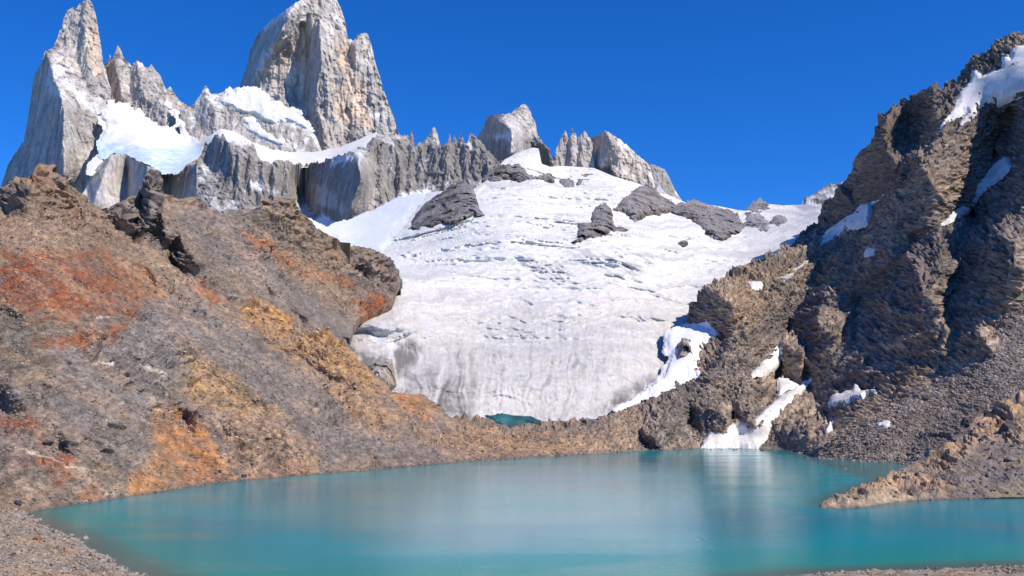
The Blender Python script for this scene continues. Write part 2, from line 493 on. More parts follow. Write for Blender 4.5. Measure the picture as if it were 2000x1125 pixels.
SHADE += [(z7("1775,560 1800,570 1815,625 1795,640 1780,610"), 1.0, .3), (z7("1835,560 1850,565 1870,620 1855,640 1838,610"), 1.0, .3), (z7("1885,555 1900,570 1910,610 1895,620"), .9, .3), (PTS("570,688 598,716 640,742 690,768 704,768 650,730 600,694"), 1.6, .4), (PTS("508,655 515,672 528,668 520,654"), 1.5, .3), (PTS("560,690 600,705 640,690 620,680"), .9, .5),
    (z8("1080,330 1100,400 1130,400 1110,330"), 1.5, .3), (z8("1260,180 1220,260 1240,280 1290,200"), 1.4, .4), (z7("1290,660 1320,720 1350,700 1320,650"), 1.3, .4), (z7("1410,760 1480,830 1520,830 1440,750"), 1.3, .4),
    (z7("350,260 400,340 440,370 420,310 380,260"), 1.3, .4), (z7("470,370 520,420 560,430 520,380"), 1.2, .4), (z7("630,540 690,560 760,650 790,650 720,560"), 1.0, .5), (z7("20,760 60,800 110,790 60,750"), 1.2, .4)]
VYF = faces(RV, VY0, LIT + [(q[0], q[1] * 1.45, .2) if min(p[0] for p in q[0]) > 1150 else q for q in SHADE], L=260, warp=WARP * .8)
VOFF = VYF - VY0
# regions
def reg(poly, soft=14, wk=1.6, R=RV, W_=None):
    s = sdf(R.px, R.py, poly) + (WARP if W_ is None else W_) * wk
    return sstep(-soft, soft, s)
isR = sstep(1080, 1320, RV.px)
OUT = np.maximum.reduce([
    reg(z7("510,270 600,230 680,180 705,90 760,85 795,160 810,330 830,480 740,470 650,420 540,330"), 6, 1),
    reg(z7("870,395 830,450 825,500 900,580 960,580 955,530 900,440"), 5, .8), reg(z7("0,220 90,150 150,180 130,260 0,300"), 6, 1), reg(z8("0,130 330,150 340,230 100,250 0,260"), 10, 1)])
CLF = isR * sstep(-20, 20, sdf(RV.px, RV.py, PTS("1330,560 1560,440 1640,340 1720,200 1900,80 2160,20 2500,20 2500,500 2160,500 2000,600 1940,680 1840,720 1700,780 1560,860 1330,860 1200,840 1300,760")) + WARP * 2)
SLAB = np.maximum.reduce([reg(z7("1160,760 1240,720 1420,790 1450,880 1600,890 1750,1010 1870,1160 1700,1120 1560,1040 1400,980 1300,900 1200,820"), 10, 1),
                          reg(z8("870,0 1060,20 1250,170 1410,310 1400,330 1240,270 1130,260 1000,250 940,160"), 12, 1.4),
                          reg(z8("1130,260 1280,320 1400,400 1580,550 1240,590 1150,580 1060,420"), 12, 1.4)])
CRAG = np.maximum(reg(z7("1740,500 1870,490 1975,600 1920,690 1820,640 1720,570"), 12, 1), reg(z7("1240,270 1290,215 1450,210 1480,300 1420,330 1300,310"), 12, 1) * .8)
TAL = 1 - np.clip(OUT + CLF + SLAB * .6, 0, 1)

def along(P, ax, az, k):
    """coordinates stretched k times along the direction (ax, az) across the slope"""
    return np.stack([P[..., 0] * az - P[..., 2] * ax, P[..., 1] * .5, (P[..., 0] * ax + P[..., 2] * az) / k], -1)
_r = sstep(1080, 1320, RV.px)[..., None]
PI = along(P0, .8, -.6, 1.35) * (1 - _r) + along(P0, .6, .8, 1.9) * _r
PJ = np.stack([P0[..., 0] * lerp(1, 1.35, _r[..., 0]), P0[..., 1] * lerp(.6, .5, _r[..., 0]), P0[..., 2] * lerp(1, .8, _r[..., 0])], -1)
big = fbm(P0, 110, 3, 11, gain=.55, ridged=True, foot=foot)
mid = fbm(PJ * (1 - _r) + PI * _r, 28, 6, 21, gain=.62, ridged=True, foot=foot)
fin = fbm(PJ, 9, 5, 31, gain=.72, foot=foot)
fin = fin * (1 - CLF) + CLF * fbm(PJ, 8, 5, 38, gain=.66, ridged=True, foot=foot)
ocr = sstep(.10, .42, fbm(PJ, 48, 4, 39, gain=.6)) * (1 - isR) * sstep(0, 60, sy[None] - RV.py)
gul = fbm(along(P0, .72, -.69, 5) * (1 - _r) + along(P0, .6, .8, 5) * _r, 42, 4, 36, gain=.55, ridged=True, foot=foot)
fa1, ed1, cr1 = facets(PI, 16, 51, st=(1, 1, 1.3))
fa2, ed2, cr2 = facets(PJ, 4.5, 52)
# ribs that run down the fall line on the right-hand cliffs
rib_u = (RV.px * 0.80 + RV.py * 0.6)
rbw = WARP * 1.5
ribs = 0.5 - 1.7 * np.abs(perlin((rib_u + rbw) / 62, (RV.py - RV.px) / 420, wz, 61)) + .55 * (0.5 - 1.7 * np.abs(perlin((rib_u + rbw) / 25, (RV.py - RV.px) / 160, wz + 5, 62)))
# gentle runnels down the left scree (down and right)
run_u = RV.px * .62 - RV.py * .78
runl = perlin((run_u + WARP) / 34, (RV.px * .78 + RV.py * .62) / 300, wz, 63) + .6 * perlin((run_u + WARP) / 14, (RV.px * .78 + RV.py * .62) / 140, wz, 64)
sc = VY0 / 800.0
amp_big = lerp(6, 7, CLF) * (1 - .4 * TAL * isR)
amp_mid = TAL * 3.2 + OUT * 9.0 + CLF * 2.2 + SLAB * 4.0
VY = VY0 + VOFF * sstep(0, 20, sy[None] - RV.py + 10) * 1.0
edgef = sstep(-4, 45, sy[None] - RV.py)
D = amp_big * big + amp_mid * mid * 0.8 + (3.0 * TAL * (1 - .1 * isR) + 2.7 * (1 - TAL)) * fin + (1.6 + 2.2 * CLF) * gul \
    + (TAL * .0 + OUT * 13 + CLF * 6.0 + SLAB * 8.0) * fa1 + (TAL * 1.3 + OUT * 8 + CLF * 4.6 + SLAB * 3.5) * fa2 \
    + np.maximum(ocr, CRAG) * (7.5 * fa1 + 6 * fa2 + 4 * mid) + CLF * 6 * ribs + (1 - isR) * (1 - OUT) * .6 * runl
LOWD = .35 * amp_big * big + .25 * CLF * ribs * 6
VY = VY - LOWD * edgef
VY = np.where(below > 0, true[None] + 0 * VY, VY)
VX = push(RV, VY, (D * .42 - .3 * LOWD) * (0.10 + .90 * edgef) * np.clip(sc, .45, 1.25))

# ---- colours (albedo)
n1 = fbm(PI, 60, 5, 71, gain=.6); n2 = fbm(PJ, 14, 5, 72, gain=.75); n3 = fbm(PJ, 4.5, 4, 73, gain=.85)
C = np.ones(RV.px.shape + (3,)) * np.array((0.235, 0.195, 0.165))
C = mixc(C, (0.285, 0.215, 0.155), sstep(-.1, .5, n1))                      # warm scree
C = mixc(C, (0.20, 0.175, 0.165), sstep(.0, .6, -n1) * .8)
L = 1 - isR
C = mixc(C, (0.215, 0.195, 0.185), .85 * np.maximum(reg(PTS("330,570 240,640 130,690 100,760 120,850 250,940 300,870 300,800 340,750 350,690 330,640 480,760 560,840 640,900 780,890 640,780 520,690 430,600 380,560"), 16, 2), reg(PTS("430,430 520,520 640,600 700,640 690,690 600,640 480,560 400,480"), 16, 2)))    # grey scree runs
C = mixc(C, (0.30, 0.215, 0.155), .75 * reg(PTS("-150,420 0,365 85,320 200,410 300,520 330,580 300,560 200,490 0,480 -150,480"), 18, 2))
RUST = [  # polygon, colour, strength
    (z7("0,470 200,480 480,470 560,520 700,560 790,640 800,680 700,730 650,790 500,800 330,830 150,820 0,740"), (0.27, 0.12, 0.06), 0.8),
    (z7("0,560 200,520 400,560 560,640 500,760 200,760 0,700"), (0.27, 0.08, 0.035), 0.6),
    (z7("120,900 330,880 500,850 650,800 560,880 420,930 140,930"), (0.30, 0.11, 0.05), 0.8),
    (z7("920,610 1000,640 1120,740 1050,740 930,670"), (0.33, 0.13, 0.06), 0.7),
    (z7("1180,390 1260,420 1500,560 1640,590 1720,650 1640,640 1480,600 1300,500 1200,440"), (0.36, 0.15, 0.065), 0.7),
    (z7("1720,740 1840,680 1910,700 1880,760 1760,800"), (0.36, 0.12, 0.045), 0.85),
    (z7("130,110 220,90 450,380 410,380 330,270 200,180"), (0.27, 0.12, 0.06), 0.55),
    (z8("740,280 830,250 900,260 960,300 1030,380 1100,540 1150,600 1000,630 830,650 640,680 620,560 740,540"), (0.42, 0.20, 0.08), 0.75),
    (z8("700,590 780,560 800,650 640,680 620,600"), (0.46, 0.23, 0.09), 0.5),
    (z8("80,470 170,470 340,490 350,600 300,640 220,560 100,520"), (0.29, 0.10, 0.05), 0.7),
    (z8("370,650 460,640 480,690 420,700"), (0.30, 0.12, 0.06), 0.7),
    (z8("0,290 160,290 240,400 210,440 130,360 0,360"), (0.27, 0.10, 0.05), 0.7),
    (z8("1920,190 2060,180 2150,230 2100,290 1960,260"), (0.43, 0.22, 0.10), 0.65),
    (z8("1240,560 1400,510 1560,530 1480,580 1240,590"), (0.44, 0.21, 0.10), 0.6),
    (z7("1160,760 1240,720 1420,790 1450,880 1600,890 1750,1010 1870,1160 1700,1120 1560,1040 1400,980 1300,900 1200,820"), (0.52, 0.29, 0.12), 0.75),
    (z7("1420,880 1560,870 1700,960 1750,1010 1640,1000 1500,960"), (0.58, 0.36, 0.17), 0.6),
    (z8("870,0 1060,20 1250,170 1410,310 1400,330 1240,270 1130,260 1000,250 940,160"), (0.42, 0.27, 0.13), 0.75),
    (z8("1130,260 1280,320 1400,400 1580,550 1240,590 1150,580 1060,420"), (0.40, 0.26, 0.16), 0.6),
    (z8("1580,0 1760,20 1880,180 1980,330 1900,420 1750,330 1640,220"), (0.44, 0.28, 0.14), 0.55),
    (PTS("850,860 900,835 1010,850 1120,850 1240,850 1260,880 1100,885 950,890 880,890"), (0.40, 0.25, 0.14), 0.6),
]
LW = WARP + 6 * n2
for poly, c, k in RUST:
    C = mixc(C, c, np.clip(k * reg(poly, 12, 1.5, W_=LW) * (.88 + .55 * n2 + .35 * n3 + .3 * (cr2 - .5)), 0, 1))
C = mixc(C, (0.17, 0.145, 0.10), .7 * reg(z7("0,720 150,800 330,840 200,900 60,900 0,1000 0,1060 260,1060 200,960 0,960"), 18, 2))   # grey-olive vegetation
C = mixc(C, (0.20, 0.18, 0.17), .8 * OUT)  # outcrops toned down: dark rock, and shade put into the colour
# right side
CR = np.ones_like(C) * np.array((0.30, 0.252, 0.215))
CR = mixc(CR, (0.43, 0.335, 0.25), sstep(-.15, .55, n1 + .5 * n2) * .7)
CR = mixc(CR, (0.20, 0.175, 0.165), sstep(.0, .6, -n1 + .4 * n2) * .8)
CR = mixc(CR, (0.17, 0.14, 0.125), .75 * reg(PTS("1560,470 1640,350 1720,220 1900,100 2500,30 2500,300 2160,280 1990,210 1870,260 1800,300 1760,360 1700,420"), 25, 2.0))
CR = mixc(CR, (0.25, 0.21, 0.18), .8 * reg(PTS("2500,600 2160,600 1980,640 1900,720 1800,760 1650,850 1560,880 1720,935 1900,945 2160,945 2500,948"), 25, 2))
CR = mixc(CR, (0.36, 0.26, 0.16), .6 * reg(PTS("1800,690 1700,790 1590,870 1620,880 1720,820 1830,720"), 16, 2))
CR = mixc(CR, (0.42, 0.31, 0.20), .5 * reg(PTS("1200,830 1330,740 1480,640 1560,500 1420,560 1360,660 1280,760"), 25, 2))
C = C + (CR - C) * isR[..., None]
su_ = RV.px * .6 - RV.py * .8 + 1.2 * WARP; sv_ = RV.px * .8 + RV.py * .6
strk = (perlin(su_ / 26, sv_ / 260, wz, 81) + .8 * perlin(su_ / 11, sv_ / 130, wz + 3, 82) + .6 * perlin(su_ / 5, sv_ / 60, wz + 6, 83)) * (1 - isR)
C = mixc(C, (0.31, 0.215, 0.14), .55 * sstep(.05, .7, strk) * (1 - OUT))
C = C * (1 + .22 * strk)[..., None]
for vein in [PTS("190,704 222,706 224,709 190,708"), z7("470,800 560,803 562,808 470,806"), z8("80,455 170,468 270,510 300,515 260,518 160,480 80,462"), z8("310,530 470,548 470,553 310,538"), PTS("278,704 300,712 330,732 326,735 296,717 276,708")]:
    C = mixc(C, (.62, .56, .48), .8 * sstep(-1.5, 1.5, sdf(RV.px, RV.py, vein) + .25 * WARP))
C = C * (1 + (.13 + .10 * isR) * n2 + (.15 + .12 * isR) * n3 + .25 * (cr2 - .5) + .12 * (cr1 - .5))[..., None]
C = mixc(C, (0.13, 0.11, 0.10), .5 * sstep(.18, .0, ed2) * (1 - TAL))          # joints
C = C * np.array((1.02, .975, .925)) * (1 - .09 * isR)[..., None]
wet = sstep(7, 0, np.abs(sy[None] - RV.py)) * .45
C = mixc(C, (0.12, 0.10, 0.085), wet)
C = C * np.clip(1 + (.45 + .35 * isR) * fbm(PJ, 2.6, 3, 75, gain=.8, foot=foot), .45, 1.9)[..., None]
C = np.clip(C, .015, .8)

L1_TOP = PTS("-460,490 -160,425 0,372 20,356 60,340 70,328 84,322 104,330 120,344 148,372 172,392 204,408 260,470 330,515 400,560 470,590 560,612 640,640 684,668 708,708 756,752 768,768 824,773 856,800 880,820 920,821 948,819 975,832 1000,841 1040,836 1070,828 1100,826 1160,818")
R_TOP = PTS("1100,826 1160,818 1200,806 1230,797 1290,770 1340,735 1341,640 1350,588 1380,562 1420,540 1500,500 1560,470") + z4("500,960 530,880 570,840 600,770 650,700 690,620 740,550 780,490 805,440 850,430 870,395 910,370 990,340 1050,295 1100,305 1120,280 1170,280 1200,240 1250,165 1310,130 1370,85 1440,45 1500,50") + [(2080, 60), (2160, 90), (2330, 120), (2500, 170)]
R_TOP = spikes(R_TOP, 1625, 2000, 17, 9, 11)
R_TOP = [(1330.0, 741.0) if p == (1340.0, 735.0) else p for p in R_TOP]
FOOT = [(x, y + 8) for x, y in SHORE]
JOIN = 1130
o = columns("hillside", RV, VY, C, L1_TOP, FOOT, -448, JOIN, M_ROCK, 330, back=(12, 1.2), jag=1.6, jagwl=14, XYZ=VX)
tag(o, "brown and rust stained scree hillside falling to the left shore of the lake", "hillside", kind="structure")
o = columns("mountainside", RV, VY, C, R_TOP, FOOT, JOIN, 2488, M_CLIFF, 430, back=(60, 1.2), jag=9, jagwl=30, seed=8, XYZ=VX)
tag(o, "steep rocky mountainside with shaded cliffs on the right above the lake", "mountainside", kind="structure")
RIDGE_TOP = z7("500,290 510,270 600,230 680,190 710,100 750,90 790,150 800,190 850,220 940,220 990,270 1080,300 1150,280 1240,270 1290,220 1340,230 1440,215 1470,290 1530,350 1620,410 1700,450 1800,460 1870,490 1920,540 1960,600 1966,612")
RIDGE_FOOT = PTS("190,420 204,420 260,482 330,527 400,572 470,602 560,624 640,652 684,660 690,640 700,624 740,606 762,600 767,592 770,560 786,550 790,545")
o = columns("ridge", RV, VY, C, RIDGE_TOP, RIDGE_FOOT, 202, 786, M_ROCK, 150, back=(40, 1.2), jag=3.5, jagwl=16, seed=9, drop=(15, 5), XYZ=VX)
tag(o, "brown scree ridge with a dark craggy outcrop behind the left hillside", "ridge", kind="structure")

# snow lying on the right-hand mountainside
GS = "snow patches on the right mountainside"
for nm, poly, lab, t in [
    ("snowfield", z4("1500,105 1460,110 1440,170 1400,150 1400,215 1300,260 1270,215 1240,290 1190,340 1170,400 1110,480 1105,510 1160,450 1220,430 1190,490 1250,450 1290,395 1370,370 1380,390 1440,360 1500,340 1640,330 1800,380 1850,260 1760,140 1640,90"), "broad white snowfield below the highest crest at the right edge", 9),
    ("snow_patch", z4("820,825 770,860 710,880 680,930 560,1010 500,1080 560,1060 650,1000 730,980 790,900"), "long slanting snow strip in the gully just right of the glacier top", 6),
    ("snow_patch", z4("1440,650 1400,650 1350,700 1270,800 1230,860 1150,920 1090,990 1130,975 1200,930 1260,870 1330,800 1400,730"), "narrow diagonal snow streak in a gully below the broad crest snowfield", 6),
    ("snow_patch", z5("845,690 830,718 740,738 722,770 745,810 712,885 760,862 830,785 922,715 855,718"), "star shaped snow patch in blue shade at the foot of the dark cliff", 4),
    ("snow_patch", z5("635,655 590,690 540,720 480,760 430,810 380,855 280,865 200,890 160,955 290,948 400,955 440,910 460,850 520,790 590,720"), "largest low snow tongue reaching the far shore of the lake", 5),
    ("snow_patch", z5("498,665 540,672 580,690 500,728"), "small shaded snow wedge above the low snow tongue", 4),
    ("snow_patch", z5("470,528 540,530 500,590 430,642 378,652 440,570"), "bright slanting snow patch on tan slabs above the low snow tongue", 4),
    ("snow_patch", z5("370,235 420,240 415,258 380,255"), "tiny snow fleck on brown rock beside the glacier edge", 3),
    ("snow_patch", z5("870,105 900,85 930,95 920,125 880,120"), "small snow fleck inside the dark shaded gully", 4),
    ("snow_patch", z5("940,865 960,845 985,848 975,868"), "tiny snow fleck on grey scree right of the star shaped patch", 2),
]:
    patch(nm, RV, VY, poly, M_SNOW, SNOW, lab, "snow patch", GS, t=t * .25, seed=int(poly[0][0]) % 97, sig=6, wamp=2.5, wwl=16, edge=7, XYZ=VX, lead=2.6 if nm == 'snow_patch' and t in (4, 6) else 1.4, dirty=(.50, .46, .42))

# ------------------------------------------------------------------ the glacier
RG = Raster(560, 1680, 270, 860)
GY0 = RG.coarse(tps([(1000, 845, 750), (1000, 780, 800), (1000, 700, 890), (1000, 600, 1030), (1000, 500, 1200), (1000, 430, 1400), (1000, 360, 1720), (1040, 300, 1950), (900, 450, 1380), (840, 440, 1480), (700, 460, 1600),
    (640, 450, 1680), (760, 400, 1800), (800, 545, 1100), (786, 562, 992), (750, 608, 925), (702, 628, 896), (686, 660, 860), (690, 700, 820), (800, 700, 850), (760, 770, 780), (850, 790, 770), (1340, 700, 960), (1300, 650, 1000), (1340, 600, 1100), (1400, 540, 1220), (1500, 490, 1340),
    (1560, 450, 1460), (1600, 420, 1560), (1640, 400, 1650), (1560, 405, 1850), (1450, 415, 1850), (1300, 395, 1800), (1200, 340, 1900), (1100, 330, 1950), (1200, 500, 1220), (1200, 600, 1040), (1200, 700, 900), (1200, 800, 810),
    (1300, 770, 870), (1200, 430, 1480), (1350, 460, 1480), (1450, 460, 1560), (560, 430, 1750)]))
PG = unproj(RG.px, RG.py, GY0)
fg = RG.st * GY0 / F
zg = np.zeros_like(RG.px)
up = sstep(640, 500, RG.py)
WG = 10 * perlin(RG.px / 60, RG.py / 60, zg, 101) + 5 * perlin(RG.px / 22, RG.py / 22, zg, 102)
steps = fbm(PG, 150, 3, 103, gain=.5, st=(1.6, 1, 1))                                  # broad swells
WG = WG + 3.0 * perlin(PG[..., 0] / 140, PG[..., 1] / 140, zg + 3, 119)
crev = 0.5 - 1.8 * np.abs(perlin((PG[..., 0] + 4 * WG) / 260, (PG[..., 1] + 1.2 * WG) / 26, zg, 104))   # across the flow
crev2 = 0.5 - 1.8 * np.abs(perlin((PG[..., 0] + 3 * WG) / 90, (PG[..., 1] + 1.5 * WG) / 11, zg, 105))
GX = PG[..., 0] + .6 * WG + .22 * (PG[..., 1] - 800) * np.tanh((-20 - PG[..., 0]) / 160)      # the ice spreads to both sides at the toe
flow = perlin(GX / 6, PG[..., 1] / 170, zg + .37, 106) + .8 * perlin(GX / 2.8, PG[..., 1] / 80, zg + .61, 107) + .6 * perlin(GX / 1.5, PG[..., 1] / 35, zg + .2, 109)
fine = fbm(PG, 14, 5, 108, gain=.7, foot=fg)
ou = RG.py + 22 * np.cos((RG.px - 1010) / 190) - .10 * np.clip(RG.px - 1100, 0, 400) * -1 + 1.3 * WG      # ogives: bands bowed across the flow
bands = perlin(ou / 15, RG.px / 330, zg + .3, 121) + .8 * perlin(ou / 7, RG.px / 150, zg + .7, 122) + .5 * perlin(ou / 3.6, RG.px / 60, zg + .2, 123)
toe = sstep(640, 730, RG.py + 1.5 * WG)
def greg(poly, soft=12, wk=1.0): return sstep(-soft, soft, sdf(RG.px, RG.py, poly) + WG * wk)
CREV = np.maximum.reduce([greg(z6("1030,110 1100,130 1250,180 1330,260 1200,240 1060,170"), 8), greg(z6("1290,100 1560,90 1740,130 1620,230 1520,230 1350,150"), 14) * .6,
    greg(PTS("960,440 1240,390 1270,450 1150,490 980,480"), 14) * .75, greg(PTS("770,450 960,430 1010,480 900,520 780,510"), 14) * .65, greg(PTS("950,350 1200,350 1250,390 1050,410 940,400"), 14) * .5, greg(z6("560,470 1300,430 1300,520 600,560"), 14) * .45])
GY = GY0 - 5 * bands * (1 - toe) - 34 * fbm(PG, 170, 3, 113, gain=.55, st=(2.2, .8, 1)) - 6 * steps - (5.0 * CREV * crev + 10 * CREV * crev2) - .9 * (1 - up) * flow - 1.5 * fine * (1 + 1.5 * CREV) - 5.0 * crev * (.25 + up * .6) - 2.6 * crev2 * (.35 + .6 * up)
CG = np.ones(RG.px.shape + (3,)) * np.array((0.58, 0.56, 0.525))
CG = mixc(CG, (0.80, 0.785, 0.735), up)
CG = mixc(CG, (0.86, 0.80, 0.76), .5 * greg(z6("650,300 1000,230 1300,330 1700,290 1650,340 1300,400 1000,340"), 25))
streak = sstep(.05, .7, flow + .6 * fine)
CG = mixc(CG, (0.36, 0.34, 0.335), (.12 + .88 * toe) * (1 - .75 * up) * streak * .5)
CG = mixc(CG, (0.40, 0.405, 0.42), (1 - .8 * toe) * sstep(.05, .75, bands + .35 * fine) * .45)
CG = mixc(CG, (0.20, 0.19, 0.19), toe * .5 * sstep(.55, .9, flow + .5 * fine + .3 * crev2))
DIRT = np.maximum.reduce([greg(z6("190,570 260,600 340,614 440,598 500,560 525,580 515,640 470,700 400,775 330,700 230,640"), 16, 1.3),
    greg(z6("450,800 520,720 600,690 700,690 790,720 860,760 830,860 800,935 680,935 560,830"), 30, 1.6) * .62, greg(z6("540,800 600,820 660,880 700,925 820,925 830,960 600,960"), 8, .8),
    greg(z6("1420,880 1500,800 1620,730 1780,690 1780,720 1640,800 1480,890"), 10, 1.0) * .6, greg(z6("520,540 800,560 1000,640 760,680 560,640"), 30, 1.5) * .22])
CG = mixc(CG, (0.50, 0.54, 0.58), np.clip(CREV * sstep(.1, .5, crev2 + crev * .4) * .55, 0, 1))
CG = mixc(CG, (0.62, 0.63, 0.66), sstep(.0, .45, fbm(PG, 22, 4, 110, gain=.7, st=(2.2, .8, 1))) * .4 * (1 - .6 * up))
pd = RG.px * .5 - RG.py * .86
crevD = 0.5 - 1.7 * np.abs(perlin((pd + .8 * WG) / 9, (RG.px * .86 + RG.py * .5) / 70, zg + .4, 114))
SW1 = np.maximum(greg(z6("1030,110 1100,130 1250,180 1330,260 1200,240 1060,170"), 8), greg(z6("1290,90 1560,90 1740,130 1620,230 1520,230 1350,150"), 12) * .7)
GY = GY - 5 * SW1 * crevD
CG = mixc(CG, (0.26, 0.27, 0.29), SW1 * sstep(.1, .45, crevD + .2 * fine) * .8)
lines = np.maximum(sstep(.36, .5, crev + .25 * fine - .1), sstep(.36, .5, crev2 + .3 * fine - .12))
CG = mixc(CG, (0.33, 0.35, 0.38), lines * np.clip(.24 + .30 * up + .5 * CREV + .45 * sstep(-.2, .4, fbm(PG, 120, 3, 112)), 0, .8))  # crevasse shadows put into the colour as grey lines
gsp = box1(box1(rng.standard_normal(RG.px.shape), 1, 0), 0, 1) * 1.5
CG = CG * np.clip(1 + .13 * fine + .07 * gsp * (1.2 - up * .7), .6, 1.15)[..., None]
CG = mixc(CG, (0.16, 0.148, 0.142), np.clip(1.15 * DIRT * (.85 + .9 * flow + .5 * fine), 0, .92))
G_TOP = PTS("580,425 610,432 640,445 670,440 700,425 760,395 840,375 880,372 910,380 930,366 960,345 985,312 1010,298 1040,288 1052,290 1058,320 1075,326 1100,324 1160,328 1200,345 1250,360 1300,378 1340,396 1400,402 1440,410 1456,412 1500,398 1530,401 1565,400 1612,398 1650,380 1680,380")
G_FOOT = PTS("580,470 640,500 690,520 740,530 790,580 700,640 701,700 740,760 790,790 860,815 900,832 960,838 1000,850 1060,842 1100,838 1200,820 1290,790 1350,770 1400,700 1440,640 1520,560 1600,490 1680,450")
G_FOOT = PTS("580,480 640,505 680,520 681,760 740,790 800,800 860,820 900,836 960,842 1000,852 1060,845 1100,840 1200,825 1290,800 1350,770 1400,700 1440,640 1520,560 1600,490 1680,450")
o = columns("glacier", RG, GY, np.clip(CG, .02, .92), G_TOP, G_FOOT, 582, 1660, M_ICE, 270, back=(40, .6), smooth=True, drop=(10, 8))
tag(o, "white glacier flowing down from the granite towers towards the lake", "glacier")
GLACIER = o
# teal ice front at the toe; its recess shade is put into the dark colour
ICEF = patch("ice_front", RG, GY, z6("868,905 960,900 1100,915 1140,935 1100,965 1040,975 990,968 920,940"), M_ICE, (0.02, 0.11, 0.125), "teal ice front at the toe of the glacier, its shade painted dark", "ice front", t=3, wamp=2, edge=6, sig=2, lead=1.0, cnoise=.4, dirty=(.012, .05, .06))
patch("snow_patch", RV, VY, PTS("1300,652 1326,645 1384,632 1406,655 1370,690 1357,718 1367,732 1330,752 1290,772 1200,806 1215,798 1290,745 1310,700 1296,690"), M_SNOW, (.82, .83, .86), "snow bank along the right margin of the glacier toe", "snow patch", GS, t=3, sig=5, lead=2.5, edge=14, wamp=6, XYZ=VX)
patch("ice_apron", RG, GY, PTS("600,430 640,445 700,425 780,390 830,382 800,420 770,455 745,490 700,480 660,470 620,452"), M_ICE, (.80, .84, .90), "bluish ice apron between the granite buttress and the brown ridge", "ice apron", t=8, sig=3, lead=5)

